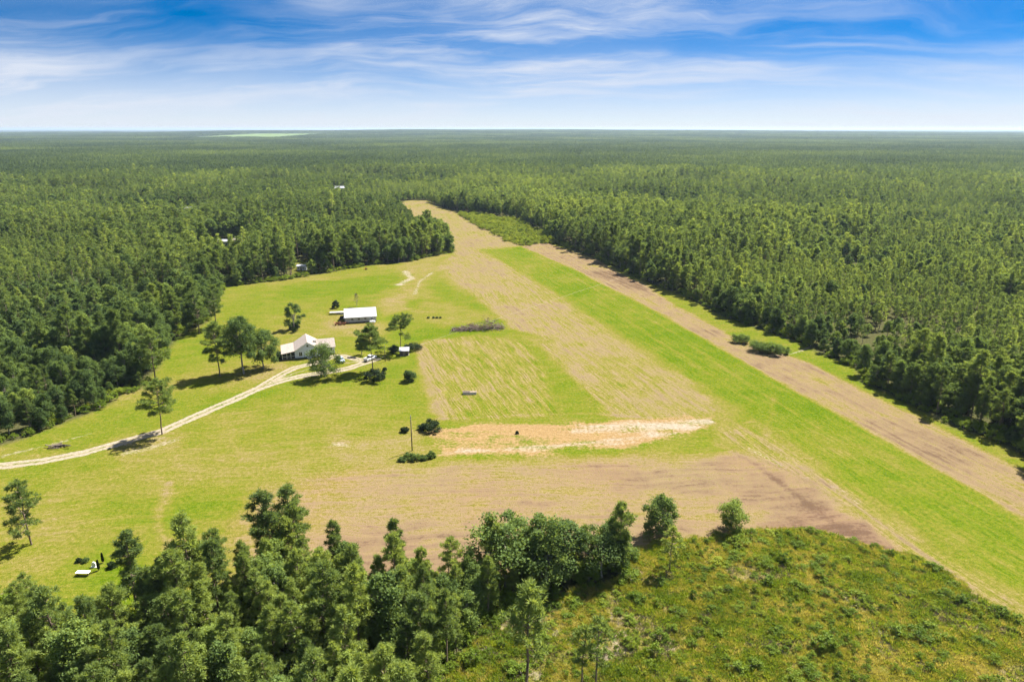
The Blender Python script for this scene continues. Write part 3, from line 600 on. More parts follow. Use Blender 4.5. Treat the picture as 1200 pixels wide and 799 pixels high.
def scatter(name, col, pts, idx, rot, scl, tone, label, cat):
    me = bpy.data.meshes.new(name); me.vertices.add(len(pts)); me.vertices.foreach_set('co', np.asarray(pts, np.float32).ravel())
    a = me.attributes.new('idx', 'INT', 'POINT'); a.data.foreach_set('value', np.asarray(idx, np.int32))
    for nm, v in (('rot', rot), ('scl', scl), ('tone', tone)):
        a = me.attributes.new(nm, 'FLOAT', 'POINT'); a.data.foreach_set('value', np.asarray(v, np.float32))
    me.update(); o = ob(name, me); md = o.modifiers.new('scatter', 'NODES'); md.node_group = SCATTER
    md[SCATTER.interface.items_tree['Collection'].identifier] = col
    return tag(o, label, cat, kind='stuff')

rng = np.random.RandomState(5)
def jgrid(x0, x1, y0, y1, sp, r=rng):
    gx, gy = np.meshgrid(np.arange(x0, x1, sp), np.arange(y0, y1, sp)); p = np.stack([gx.ravel(), gy.ravel()], 1); return p + r.uniform(-.44, .44, p.shape) * sp
NEAR_LIM = 1250.0
T = jgrid(-1050, 1050, 45, NEAR_LIM, 4.35)
T = np.concatenate([T[T[:, 1] >= 135], jgrid(-140, 60, 45, 135, 3.25)])
dist = np.hypot(T[:, 0], T[:, 1])
inwedge = (np.abs(T[:, 0]) < T[:, 1] * 0.80 + 26) & (dist < NEAR_LIM)
T = T[inwedge]; dist = dist[inwedge]
sd_c = sdf(T, CLEAR_ALL); keep = sd_c > 0.6
for poly in [HAMLET] + GAPS: keep &= sdf(T, poly) > 0
keep &= ~inside(T, BRUSH)
thin = smooth(0.60, 0.72, fbm(T, 48, 37)) * 0.75 * (sd_c > 9) * (T[:, 1] > 135); keep &= rng.rand(len(T)) > thin
T = T[keep]; dist = dist[keep]; sd_c = sd_c[keep]
# species: hardwoods along the edges and in patches, pines elsewhere
patch = fbm(T, 130, 13); pl = (T[:, 0] < 0) & (T[:, 1] > 130)
fgm = T[:, 1] < 135
pb = 0.10 + 0.55 * smooth(0.50, 0.62, patch) + 0.30 * smooth(12, 2, sd_c) + np.where(pl, 0.12, 0) + np.where(pl & (T[:, 1] < 330), 0.20, 0)
pb = np.where(fgm, 0.24, np.clip(pb, 0, .85)); isb = rng.rand(len(T)) < pb
size = np.where(isb, rng.uniform(0.65, 1.3, len(T)), rng.uniform(0.66, 1.18, len(T))) * np.where(sd_c < 4, rng.uniform(0.6, 1.0, len(T)), 1.0)
size = np.where(fgm, size * np.where(isb, rng.uniform(.72, 1.0, len(T)), rng.uniform(.66, .98, len(T))), size)
tone = np.clip(0.31 + (fbm(T, 150, 17) - .5) * 1.5 + rng.normal(0, .24, len(T)), 0, 1)
stand = fbm(T, 95, 29); size *= np.where(fgm, 1.0, 0.72 + 0.56 * smooth(0.34, 0.62, stand)) * np.where(rng.rand(len(T)) < .06, 1.18, 1.0)
tone = np.where(fgm, np.clip(rng.normal(.70, .27, len(T)), 0, 1), tone)
tone = np.where(rng.rand(len(T)) < .03, 1.0, tone)
rot = rng.uniform(0, 6.28, len(T))
base_px = to_px(np.column_stack([T, np.zeros(len(T))])); top_px = to_px(np.column_stack([T, np.where(isb, 10.0, 15.0) * size]))
clear_l = fgm & (base_px[0] < 110) & (base_px[1] < 790); size = np.where(clear_l, np.minimum(size, .62), size); top_px = to_px(np.column_stack([T, np.where(isb, 10.0, 15.0) * size]))
inview = (top_px[0] > -18) & (top_px[0] < 1218) & (top_px[1] < 808) & (base_px[1] > 0)
hgt_px = np.where(inview, base_px[1] - top_px[1], 0)
hgt_px = np.where(fgm | (sd_c < 16), hgt_px, hgt_px * 0.75)
single = np.zeros(len(T), bool)
for k in (True, False):
    c = np.where((isb == k) & inview)[0]; c = c[np.argsort(-hgt_px[c])][:262 if not k else 280]; single[c] = True

def make_tree(kind, x, y, size, rz, tn, label, group=None, var=0, name=None, wide=1.0):
    src = PINE[var % len(PINE)] if kind == 'pine' else BROAD[var % len(BROAD)]
    t = ob(name or ('pine_tree' if kind == 'pine' else 'broadleaf_tree'), None, None, (x, y, 0), rz, (size * wide, size * wide, size)); t.empty_display_size = 0.5
    tag(t, label, 'pine tree' if kind == 'pine' else 'tree', group)
    ob('trunk', src[0], t); c = ob('crown', src[1], t); c['tone'] = float(tn); return t
def zone(x, y):
    if y < 135: return 0
    return 1 if x < px(400, 320)[0] * 1.0 - 0 and y < 330 else (2 if x > 0 else 3)
ZL = {0: ('in the dense wood bordering the brown field', 'of the dense wood below the brown field'), 1: ('in the forest above the sandy track', 'of the forest beside the sandy track'),
      2: ('in the forest beyond the brown mown strip', 'of the forest beyond the brown strip'), 3: ('in the forest behind the meadow', 'of the forest behind the meadow')}
def look(tn, sz, sd_):
    return ('tall ' if sz > .98 else 'low ' if sz < .76 else 'middling ') + ('dark green ' if tn < .34 else 'mid-green ' if tn < .62 else 'bright yellow-green ')
for i in np.where(single)[0]:
    x, y = T[i]; z = ZL[zone(x, y)]; lk = look(tone[i], size[i], sd_c[i]); z = (z[0] + (', at its edge' if sd_c[i] < 5 else ''), z[1])
    if isb[i]: make_tree('broad', x, y, size[i] * 10 / 10, rot[i], tone[i], lk + 'leafy tree ' + z[0], 'leafy trees ' + z[1], rng.randint(5))
    else: make_tree('pine', x, y, size[i], rot[i], tone[i], lk + 'pine ' + z[0], 'pines ' + z[1], rng.randint(6))
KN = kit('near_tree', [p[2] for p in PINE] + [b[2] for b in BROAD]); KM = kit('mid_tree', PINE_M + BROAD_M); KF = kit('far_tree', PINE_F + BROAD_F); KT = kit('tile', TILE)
rest = ~single
def put_forest(name, sel, label):
    for suf, kt, lo, hi, npn, nbd in (('', KN, 0, 270, 6, 5), ('', KM, 270, 620, 4, 3), ('', KF, 620, 1e9, 3, 2)):
        s = sel & rest & (dist >= lo) & (dist < hi)
        if not s.any(): continue
        n = s.sum(); idx = np.where(isb[s], npn + rng.randint(0, nbd, n), rng.randint(0, npn, n))
        lab = label[0] if lo == 0 else (label[1] if lo == 270 else label[2])
        scatter(name, kt, np.column_stack([T[s], np.zeros(n)]), idx, rot[s], size[s], tone[s], lab, 'forest')
put_forest('forest', T[:, 0] < -12, ('mixed wood behind the front trees beside the meadow', 'mixed green forest around the meadow', 'pine forest stretching past the far end of the airstrip'))
put_forest('forest', T[:, 0] >= -12, ('trees behind the front row beyond the brown strip', 'pine forest beyond the brown mown strip', 'wide pine forest past the brown mown strip'))
# far forest: tiles of canopy
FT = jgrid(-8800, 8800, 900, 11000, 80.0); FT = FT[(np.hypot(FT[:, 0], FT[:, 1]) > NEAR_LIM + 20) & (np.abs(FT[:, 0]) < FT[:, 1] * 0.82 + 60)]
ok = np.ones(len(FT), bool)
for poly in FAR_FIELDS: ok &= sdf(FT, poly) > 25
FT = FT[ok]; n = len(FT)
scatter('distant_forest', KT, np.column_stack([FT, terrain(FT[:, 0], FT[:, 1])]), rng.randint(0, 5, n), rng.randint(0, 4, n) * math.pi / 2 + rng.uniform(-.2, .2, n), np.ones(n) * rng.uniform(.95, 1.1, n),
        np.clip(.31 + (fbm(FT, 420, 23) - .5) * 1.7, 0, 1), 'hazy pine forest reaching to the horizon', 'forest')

# ---- scrub: grass, weeds and shrubs
TUFT = [leaf_mesh('tuft', tuft(500 + k, 44, (.75, .6, .95, .5)[k], .45, .085)[1], M['grass']) for k in range(4)] + [leaf_mesh('weed', tuft(510 + k, 50, .7, .5, .13)[1], M['scrub']) for k in range(3)] + \
       [leaf_mesh('twigs', tuft(520 + k, 26, .8, .7, .05)[1], M['dead']) for k in range(2)]
KG = kit('weed', TUFT)
G = jgrid(-25, 130, 60, 130, 0.50); G = G[sdf(G, BRUSH) + (fbm(G, 5, 19) - .5) * 5 < 0.3]; gpx = to_px(np.column_stack([G, np.zeros(len(G))])); G = G[(gpx[0] > -60) & (gpx[0] < 1290) & (gpx[1] < 900)]
f1 = fbm(G, 7, 61); f2 = fbm(G, 4, 63); f3 = fbm(G, 6, 77); r = rng.rand(len(G))
bare = ((f3 > 0.575) | (fbm(G, 2.2, 67) > .70)) & (G[:, 1] < 112); gi_ = np.where(f1 + (r - .5) * .6 > 0.60, 4 + rng.randint(0, 3, len(G)), rng.randint(0, 4, len(G))); gi_ = np.where(bare & (r < .75), 7 + rng.randint(0, 2, len(G)), gi_)
kp = ~(bare & (rng.rand(len(G)) < .45)); G, gi_, f1, f2 = G[kp], gi_[kp], f1[kp], f2[kp]; n = len(G)
scatter('wild_grass', KG, np.column_stack([G, np.zeros(n)]), gi_, rng.uniform(0, 6.28, n), rng.uniform(.5, 1.25, n) * (.5 + .9 * f1), np.clip(.45 + (f2 - .5) * 2.6 + rng.normal(0, .25, n), 0, 1), 'weedy yellow-green grass and brush covering the scrub', 'wild grass')
# forest-edge undergrowth
UE = jgrid(-240, 240, 60, 560, 2.3); su = sdf(UE, CLEAR_ALL); UE = UE[(su > -0.6) & (su < 5.5) & (rng.rand(len(UE)) < .72)]; UE = UE[np.abs(UE[:, 0]) < UE[:, 1] * .8 + 20]; UE = UE[(fbm(UE, 14, 9) > .38)]
U2 = jgrid(-130, 40, 62, 120, 2.4); s2 = sdf(U2, CLEAR_ALL); U2 = U2[(s2 > 1) & ~inside(U2, BRUSH) & (np.abs(U2[:, 0]) < U2[:, 1] * .8 + 15)]; UE = np.concatenate([UE, U2])
n = len(UE); KS = kit('bush', [s[0] for s in SHRUB])
scatter('undergrowth', KS, np.column_stack([UE, np.zeros(n)]), rng.randint(0, 4, n), rng.uniform(0, 6.28, n), rng.uniform(.8, 1.9, n), np.clip(rng.normal(.35, .2, n), 0, 1), 'leafy undergrowth along the foot of the forest edge', 'undergrowth')
RG = jgrid(-75, 75, 400, 740, 2.4); RG = RG[(sdf(RG, REGROW) + (fbm(RG, 11, 3) - .5) * 16 < 2) & (rng.rand(len(RG)) < .35 + fbm(RG, 9, 7))]; n = len(RG)
scatter('young_growth', KS, np.column_stack([RG, np.zeros(n)]), rng.randint(0, 4, n), rng.uniform(0, 6.28, n), rng.uniform(.5, 2.2, n) * rng.uniform(.6, 1.2, n), np.clip(rng.normal(.92, .15, n), 0, 1), 'thicket of young yellow-green growth beside the far brown strip', 'undergrowth')
for poly in [HAMLET] + GAPS:
    q = np.array(poly); U = jgrid(q[:, 0].min(), q[:, 0].max(), q[:, 1].min(), q[:, 1].max(), 4.0); U = U[inside(U, poly)]; U = U[rng.rand(len(U)) < .45]; n = len(U)
    if n: scatter('undergrowth', KS, np.column_stack([U, np.zeros(n)]), rng.randint(0, 4, n), rng.uniform(0, 6.28, n), rng.uniform(.6, 1.4, n), np.clip(rng.normal(.6, .2, n), 0, 1), 'low bushes in a forest gap', 'undergrowth')
LB = jgrid(-25, 130, 60, 127, 1.35); LB = LB[sdf(LB, BRUSH) + (fbm(LB, 5, 19) - .5) * 5 < 0]; lp = to_px(np.column_stack([LB, np.zeros(len(LB))])); LB = LB[(lp[0] > -60) & (lp[0] < 1290) & (lp[1] < 900)]; LB = LB[rng.rand(len(LB)) < smooth(.38, .66, fbm(LB, 8, 65))]; n = len(LB)
scatter('low_brush', KS, np.column_stack([LB, np.zeros(n)]), rng.randint(0, 4, n), rng.uniform(0, 6.28, n), rng.uniform(.2, .6, n), np.clip(rng.normal(.42, .3, n), 0, 1), 'knee-high brush scattered through the scrub', 'brush')
def make_shrub(x, y, s, tn, label, group=None, var=0, name='shrub', me=None, wide=1.0):
    o = ob(name, me or SHRUB[var % 4][0], None, (x, y, 0), rng.uniform(0, 6.28), (s * wide, s * wide, s)); o['tone'] = float(tn); return tag(o, label, 'shrub', group)
SB = jgrid(-20, 125, 66, 126, 2.7); SB = SB[inside(SB, BRUSH)]; sp_ = to_px(np.column_stack([SB, np.zeros(len(SB))])); ok = (sp_[0] > -10) & (sp_[0] < 1215) & (sp_[1] < 815); SB = SB[ok]
edge = pldist(SB, pxs(BR_EDGE[4:])); pr = .58 + .4 * smooth(5, 1, edge) * (SB[:, 0] > 62); SB = SB[(rng.rand(len(SB)) < pr)][:290]
for x, y in SB:
    sz_, tn_ = rng.uniform(.32, .85) * (1.0 if rng.rand() < .85 else 1.5), float(np.clip(rng.normal(.30, .30), 0, 1))
    make_shrub(x, y, sz_, tn_, ('large ' if sz_ > .8 else 'small ' if sz_ < .45 else 'middling ') + ('dark green' if tn_ < .34 else 'mid-green' if tn_ < .66 else 'bright yellow-green') + ' shrub among the weeds of the scrub' + (', at the brown field edge' if pldist(np.array([[x, y]]), pxs(BR_EDGE))[0] < 3 else ''), 'shrubs of the scrub', rng.randint(4), wide=rng.uniform(.9, 1.7))

# ------------------------------------------------------------------ single trees and bushes that stand apart
def lone(kind, bx, by, ty, label, var=0, tn=.5, wide=1.0, mesh=None, name=None):
    x, y = px(bx, by); H = hpx(bx, by, ty); src = (mesh or (PINE if kind == 'pine' else BROAD)[var])[-1]
    k = H / src; t = ob(name or ('pine_tree' if kind == 'pine' else 'broadleaf_tree'), None, None, (x, y, 0), var * 1.3 + bx, (k * wide, k * wide, k)); t.empty_display_size = .5
    tag(t, label, 'pine tree' if kind == 'pine' else 'tree'); m = mesh or (PINE if kind == 'pine' else BROAD)[var]
    ob('trunk', m[0], t); c = ob('crown', m[1], t); c['tone'] = float(tn); return t
def pine_set(seed, H, Rc, cb, flat=0., nb=36, fill=1.0, leafm='pine'):
    w, l = pine(seed, H, Rc, cb, 1.0, flat, nb, fill); return (wood_mesh('trunk', w, M['bark']), leaf_mesh('crown', l, M[leafm]), None, H)
def broad_set(seed, H, Rc, cb, lobes=13, n=3600, leaf=.3, spread=.6, leafm='leaf'):
    w, l = broadleaf(seed, H, Rc, cb, 1.0, lobes, leaf, n, spread); return (wood_mesh('trunk', w, M['greybark']), leaf_mesh('crown', l, M[leafm]), None, H)
lone('pine', 190, 509, 446, 'tall open pine standing alone on the edge of the sandy track', tn=.42, mesh=pine_set(701, 15, 5.6, .36, .35, 34, 1.35))
lone('pine', 37, 638, 566, 'single slender pine in the meadow above the white bench', tn=.35, mesh=pine_set(702, 13.5, 3.9, .22, .1, 36, .9))
lone('pine', 182, 445, 389, 'tall pine leaning out from the forest edge above the lone track pine', tn=.5, mesh=pine_set(703, 16, 5.0, .32, .3, 36, 1.3))
lone('pine', 258, 441, 379, 'slim pine beside the twin spreading trees west of the house', tn=.3, mesh=pine_set(704, 16, 4.9, .34, .3, 36, 1.3))
lone('broad', 286, 438, 371, 'large spreading dark tree with a tall bare trunk west of the house', tn=.15, mesh=broad_set(705, 17, 5.3, .28, 34, 13000, .24, .8))
lone('broad', 309, 431, 386, 'lower spreading tree touching the large dark tree near the house', tn=.12, mesh=broad_set(706, 13, 5.0, .14, 30, 12000, .24, .8))
lone('pine', 234, 391, 342, 'dark pine at the forest corner above the meadow', tn=.2, mesh=pine_set(707, 16, 4.6, .22, .2, 38))
lone('pine', 254, 384, 335, 'tall pine standing proud of the forest corner by the meadow', tn=.3, mesh=pine_set(708, 17, 4.8, .28, .2, 38))
lone('broad', 345, 386, 354, 'small dark ragged tree alone in the meadow behind the house', tn=.05, mesh=broad_set(709, 11, 3.7, .04, 18, 4600, .24, .9))
lone('broad', 381, 442, 401, 'leafy tree in front of the white house beside the track', tn=.45, mesh=broad_set(710, 12, 5.0, .04, 26, 9000, .22, .8))
lone('pine', 437, 434, 384, 'round-topped pine with a bare trunk rising from a dark bush', tn=.35, mesh=pine_set(711, 14, 5.2, .50, .5, 40, 1.5))
lone('broad', 424, 416, 394, 'small slim tree behind the white pickup', tn=.15, mesh=broad_set(712, 6.5, 2.2, .2, 9, 1800, .26))
lone('pine', 470, 412, 375, 'flat-topped pine with sparse crown beside the small shed', tn=.05, mesh=pine_set(713, 12, 5.2, .70, 1.2, 22, 1.5))
lone('broad', 777, 626, 580, 'round leafy tree on the brown field edge, a tall pale sapling before it', tn=.35, mesh=broad_set(714, 7, 3.1, .02, 26, 8500, .16, .75))
lone('broad', 857, 622, 585, 'small pale green round tree on the edge of the brown field', tn=.85, mesh=broad_set(715, 6, 2.6, .02, 24, 7500, .14, .75))
lone('pine', 785, 668, 619, 'thin pale sapling in the scrub below the round leafy tree', tn=.75, mesh=pine_set(716, 7, 1.7, .3, .3, 24, .6))
lone('pine', 616, 812, 690, 'slender pine with a long bare trunk at the edge of the scrub', tn=.55, mesh=pine_set(717, 13, 2.7, .42, .3, 30, .8))
lone('pine', 681, 806, 738, 'thin young pine in the scrub, the shorter of a pair', tn=.75, mesh=pine_set(718, 8, 1.5, .4, .2, 18, .6))
lone('pine', 697, 812, 728, 'thin young pine in the scrub, the taller of a pair', tn=.7, mesh=pine_set(719, 9, 1.6, .4, .2, 18, .6))
for k, (bx, by, ty, lab, tn) in enumerate(((345, 658, 572, 'tallest dark pine of the dense wood, topping the brown field', .25), (322, 668, 578, 'dark pine touching the tallest pine of the dense wood', .15), (468, 690, 610, 'pointed pine rising from the wood edge below the brown field', .3),
                                           (160, 716, 627, 'bushy dark pine at the wood edge beside the garden plot', .2), (396, 684, 612, 'narrow pine next to the tallest pine of the dense wood', .3), (685, 674, 618, 'slim pine between leafy trees near the scrub end of the wood', .55), (613, 684, 622, 'small pine between the rounded and the twin-topped tree', .6))):
    lone('pine', bx, by, ty, lab, (0, 2, 3, 4, 1, 0, 2)[k], tn, wide=(1.25, 1.2, .95, 1.2, 1.0, 1.2, 1.2)[k])
END_SETS = [broad_set(760 + k, 9, (3.0, 3.4, 2.8, 3.2)[k], (.2, .28, .12, .3)[k], 22, 6500, .16, .85) for k in range(4)]
for k, (bx, by, ty, lab, tn) in enumerate(((727, 668, 622, 'leafy tree ending the dense wood next to the round field-edge tree', .5), (705, 676, 620, 'tall leafy tree second from the scrub end of the wood', .35), (662, 681, 612, 'dark leafy tree behind the pine near the scrub end of the wood', .2),
                                           (634, 684, 604, 'tall twin-topped leafy tree at the field edge of the wood', .5), (640, 690, 624, 'low broad leafy tree under the twin-topped tree', .45), (592, 690, 607, 'leafy tree with a rounded top at the field edge of the wood', .35))):
    lone('broad', bx, by, ty, lab, 0, tn, mesh=END_SETS[k % 4], wide=(1.0, 1.15, 1.3, .95)[k % 4])
def dshrub(bx, by, ty, wide, label, leafm='dark_leaf', tn=.3, seed=0, name='shrub', group=None):
    x, y = px(bx, by); H = max(.5, hpx(bx, by, ty)); w, l = shrub(800 + seed, H, H * .62 * wide, 4600, .08 + .026 * H, 16)
    o = ob(name, both_mesh('shrub', w, l, M['greybark'], M[leafm]), None, (x, y, 0)); o['tone'] = tn; return tag(o, label, 'shrub', group)
dshrub(439, 446, 431, 1.35, 'large dark rounded bush at the foot of the round-topped pine', seed=1)
dshrub(480, 447, 432, .8, 'dark upright bush alone on the lawn near the hay field', 'leaf', .1, seed=2)
dshrub(463, 413, 404, 1.3, 'dark low bush on the house side of the small shed', seed=3)
dshrub(484, 410, 402, 1.9, 'long dark bush on the hay field side of the small shed', seed=4)
dshrub(451, 434, 430, 1.0, 'small dark bush beside the large rounded bush', seed=5)
dshrub(394, 361, 351, .7, 'dark narrow bush behind the flatbed trailer', seed=6)
dshrub(345, 386, 378, 1.2, 'low dark bush under the ragged meadow tree', seed=7)
dshrub(506, 504, 492, 1.5, 'dark scruffy bush at the end of the bare soil', tn=.6, seed=8)
dshrub(497, 503, 496, 1.3, 'smaller scruffy bush against the one at the bare soil', tn=.5, seed=81)
dshrub(474, 506, 500, 1.2, 'tiny dark bush in the meadow near the tall pole', tn=.3, seed=9)
dshrub(606, 508, 504.5, .8, 'tiny dark bush on the orange bare soil', tn=.3, seed=10)
for k, (bx, by, ty, w) in enumerate(((471, 540, 535, 1.5), (478, 537, 530, 1.1), (486, 539, 531, 1.2), (497, 538, 533, 1.6), (506, 536, 528, .9))):
    dshrub(bx, by, ty, w, 'low blue-green bush growing round the foot of the tall pole', 'leaf', .3, seed=20 + k, group='bushes round the pole foot')
dshrub(93, 658, 653, .9, 'dark little clipped bush, the darker of two beside the garden plot', 'dark_leaf', .2, seed=30)
dshrub(101, 658, 653, 1.0, 'little green bush beside the darker clipped bush', 'leaf', .1, seed=31)
dshrub(131, 665, 658, .9, 'dark pointed bush between the cypresses and the dense wood', 'dark_leaf', .5, seed=32)
def cypress(bx, by, ty, label, seed):
    x, y = px(bx, by); H = hpx(bx, by, ty); r_ = np.random.RandomState(seed); n = 900; s = r_.rand(n) ** .8; az = r_.uniform(0, 6.28, n); rad = .09 * H * (1 - s) ** .6 * (.35 + .65 * np.minimum(1, s / .15)) * r_.uniform(.6, 1, n) + .03
    C = np.column_stack([np.cos(az) * rad, np.sin(az) * rad, .15 + s * (H - .3)]); V, F = needle_cards(r_, C, norm(np.column_stack([np.cos(az) * .4, np.sin(az) * .4, np.ones(n)])), .28, .09)
    t = empty('cypress', (x, y, 0), 0, label, 'cypress'); c = ob('crown', leaf_mesh('crown', (V, F, np.repeat(r_.rand(n), 4)), M['dark_leaf']), t); c['tone'] = .25
    w = tubes([(np.array([[0, 0, 0], [0, 0, H * .5], [0, 0, H * .9]]), np.array([.06, .04, .01]))]); ob('trunk', wood_mesh('trunk', w, M['bark']), t)
cypress(116, 668, 656, 'thin dark cypress next to the white garden stone', 41); cypress(121, 659, 648, 'thin dark cypress standing farther from the white garden stone', 42)
for k, (bx, by, ty, w) in enumerate(((865, 401, 390, 1.2), (872, 402, 391, 1.0), (889, 411, 398, 1.5), (898, 413, 402, 1.5), (907, 415, 400, 1.2), (918, 414, 405, 1.2))):
    dshrub(bx, by, ty, w, 'green bush on the weedy verge beside the brown mown strip', 'leaf', .35, seed=60 + k, group='bushes on the weedy verge')
for k, bx in enumerate((502, 508, 512, 516)):
    dshrub(bx, 373, 370.7, 1.0, 'small dark weed clump in a short row behind the brush pile', 'leaf', .0, seed=70 + k, group='weed clumps in a row')

# ------------------------------------------------------------------ buildings
M['white'] = simple_mat('white_siding', (0.62, 0.66, 0.74), 0.6, .05, 1.2); M['trim'] = simple_mat('white_trim', (0.80, 0.80, 0.78), 0.5, .04, 2)
M['shingle'] = simple_mat('tan_shingles', (0.31, 0.26, 0.225), 0.85, .12, 1.6, bump=.3); M['metalroof'] = simple_mat('white_metal_roof', (0.36, 0.36, 0.39), 0.45, .05, .6)
M['grey_wall'] = simple_mat('pale_grey_metal', (0.42, 0.43, 0.42), 0.5, .08, .8); M['glass'] = simple_mat('dark_glass', (0.035, 0.045, 0.065), 0.08, .2, 1, spec=.8)
M['dark'] = simple_mat('dark_screen', (0.03, 0.04, 0.035), 0.7, .3, 3); M['black'] = simple_mat('black_rubber', (0.02, 0.02, 0.02), .8, .2, 4)
M['rust'] = simple_mat('rusty_iron', (0.27, 0.10, 0.045), 0.8, .45, 2.5, bump=.4); M['blue'] = simple_mat('dark_blue_paint', (0.02, 0.03, 0.075), 0.35, .15, 2)
M['carwhite'] = simple_mat('white_car_paint', (0.78, 0.78, 0.78), 0.25, .03, 1, spec=.6); M['carblue'] = simple_mat('pale_blue_car_paint', (0.42, 0.52, 0.66), 0.25, .05, 1, spec=.6)
M['concrete'] = simple_mat('concrete', (0.50, 0.47, 0.42), .9, .15, 2); M['wood'] = simple_mat('weathered_wood', (0.23, 0.18, 0.13), .9, .3, 3, bump=.4); M['darkwood'] = simple_mat('dark_wood', (0.09, 0.07, 0.06), .9, .3, 3, bump=.4)
M['steel'] = simple_mat('galvanised_steel', (0.42, 0.43, 0.44), .4, .12, 2, metal=.6); M['stone'] = simple_mat('white_stone', (0.78, 0.77, 0.74), .7, .08, 4); M['orange'] = simple_mat('orange_paint', (0.55, 0.13, 0.03), .5, .2, 2)
M['chrome'] = simple_mat('lamp_lens', (0.6, 0.6, 0.6), .15, .05, 3); M['red'] = simple_mat('tail_lamp', (0.4, 0.02, 0.02), .3, .1, 3); M['tanroof'] = simple_mat('tan_roof', (0.22, 0.19, 0.14), .8, .15, 1)

def window(parent, x, y, z, w, h, side='front', name='window', frame='trim'):
    """window centred at x,z on the wall plane y (front: faces -y; end: plane x=y arg, centred at y=x arg)"""
    a, b = MB(), MB()
    if side == 'front':
        for x0, x1, z0, z1 in ((x - w / 2 - .09, x + w / 2 + .09, z + h / 2, z + h / 2 + .09), (x - w / 2 - .09, x + w / 2 + .09, z - h / 2 - .12, z - h / 2), (x - w / 2 - .09, x - w / 2, z - h / 2, z + h / 2), (x + w / 2, x + w / 2 + .09, z - h / 2, z + h / 2), (x - .03, x + .03, z - h / 2, z + h / 2)):
            a.box(x0, x1, y - .07, y + .02, z0, z1)
        b.box(x - w / 2, x + w / 2, y - .025, y + .02, z - h / 2, z + h / 2)
    else:
        for x0, x1, z0, z1 in ((x - w / 2 - .09, x + w / 2 + .09, z + h / 2, z + h / 2 + .09), (x - w / 2 - .09, x + w / 2 + .09, z - h / 2 - .12, z - h / 2), (x - w / 2 - .09, x - w / 2, z - h / 2, z + h / 2), (x + w / 2, x + w / 2 + .09, z - h / 2, z + h / 2)):
            a.box(y - .02, y + .07, x0, x1, z0, z1)
        b.box(y - .02, y + .025, x - w / 2, x + w / 2, z - h / 2, z + h / 2)
    f = b.build(name, M['glass'], parent); a.build('frame', M[frame], f); return f

hx0, hy0 = px(361.5, 419.3)
HO = empty('farmhouse', (hx0, hy0, 0), R(19), 'white farmhouse with a tan shingled gable roof and a screened side porch', 'house')
b = MB(); b.prism([(-4.6, .35), (4.6, .35), (4.6, 3.1), (0, 6.0), (-4.6, 3.1)], 'y', 0, 10.5); b.box(4.61, 9.6, 2.0, 9.0, .35, 2.9); b.prism([(2.0, 2.9), (9.0, 2.9), (5.5, 5.0)], 'x', 4.61, 9.6); b.build('wall', M['white'], HO)
MB().box(-4.55, 4.55, .06, 10.4, 0, .348).box(4.56, 9.5, 2.1, 8.9, 0, .348).build('foundation', M['dark'], HO)
sl = 2.9 / 4.6
def slab(prof, axis, a, bb, th=.14):
    return MB().prism([prof[0], prof[1], (prof[1][0], prof[1][1] + th), (prof[0][0], prof[0][1] + th)], axis, a, bb)
rf = slab([(0, 6.01), (5.15, 6.01 - 5.15 * sl)], 'y', -.55, 11.0).build('roof', M['shingle'], HO)
slab([(-4.65, 6.01 - 4.65 * sl), (0.0, 6.01)], 'y', -.55, 11.0).build('roof', M['shingle'], HO)
slab([(-9.3, 2.35), (-4.66, 6.0 - 4.66 * sl)], 'y', -.55, 11.0).build('porch_roof', M['shingle'], HO)
w1 = slab([(1.5, 2.62), (5.5, 5.02)], 'x', 3.2, 10.0).build('roof', M['shingle'], HO); slab([(5.5, 5.02), (9.5, 2.62)], 'x', 3.2, 10.0).build('roof', M['shingle'], HO)
MB().tube((1.6, 7.5, 5.0), (1.6, 7.5, 5.75), .09).build('vent_pipe', M['steel'], rf); MB().box(2.2, 2.8, 3.6, 4.2, 4.3, 5.5).build('chimney', M['concrete'], rf)
b = MB(); b.prism([(0, 5.86), (5.2, 5.86 - 5.2 * sl), (5.2, 6.08 - 5.2 * sl), (0, 6.08)], 'y', -.60, -.56); b.prism([(0, 5.86), (-4.6, 5.86 - 4.6 * sl), (-4.6, 6.08 - 4.6 * sl), (0, 6.08)], 'y', -.60, -.56); b.build('fascia', M['trim'], HO)
MB().box(-9.1, -4.62, .1, 10.3, .12, .36).build('porch_floor', M['wood'], HO)
for y in (.25, 3.5, 6.8, 10.1): MB().box(-9.05, -8.87, y - .09, y + .09, .36, 2.44).build('post', M['trim'], HO)
for x in (-7.4, -6.0): MB().box(x - .07, x + .07, .16, .3, .36, 2.6).build('post', M['trim'], HO)
MB().box(-8.86, -4.64, .31, .34, .36, 2.5).build('porch_screen', M['dark'], HO); MB().box(-9.0, -4.64, .14, .19, 1.15, 1.23).build('rail', M['trim'], HO)
for x in (-2.6, 2.5): window(HO, x, 0, 1.75, 1.1, 1.5)
v = MB(); v.loft([[(math.cos(a) * .38, -.06, 4.55 + math.sin(a) * .38) for a in np.linspace(0, 2 * math.pi, 13)[:-1]], [(math.cos(a) * .38, .02, 4.55 + math.sin(a) * .38) for a in np.linspace(0, 2 * math.pi, 13)[:-1]]]); v.build('attic_vent', M['glass'], HO)
for x in (6.0, 8.3): window(HO, x, 2.0, 1.7, 1.0, 1.4)
window(HO, 4.5, 9.6, 1.7, 1.0, 1.4, 'end'); window(HO, 6.6, 9.6, 1.7, 1.0, 1.4, 'end')
d = MB().box(-.1, .85, -.05, .02, .36, 2.4).build('door', M['trim'], HO); MB().box(.68, .76, -.12, -.05, 1.3, 1.38).build('handle', M['steel'], d)
MB().box(-.4, 1.15, -1.1, -.02, 0, .18).box(-.4, 1.15, -.6, -.02, .18, .34).build('step', M['concrete'], HO)
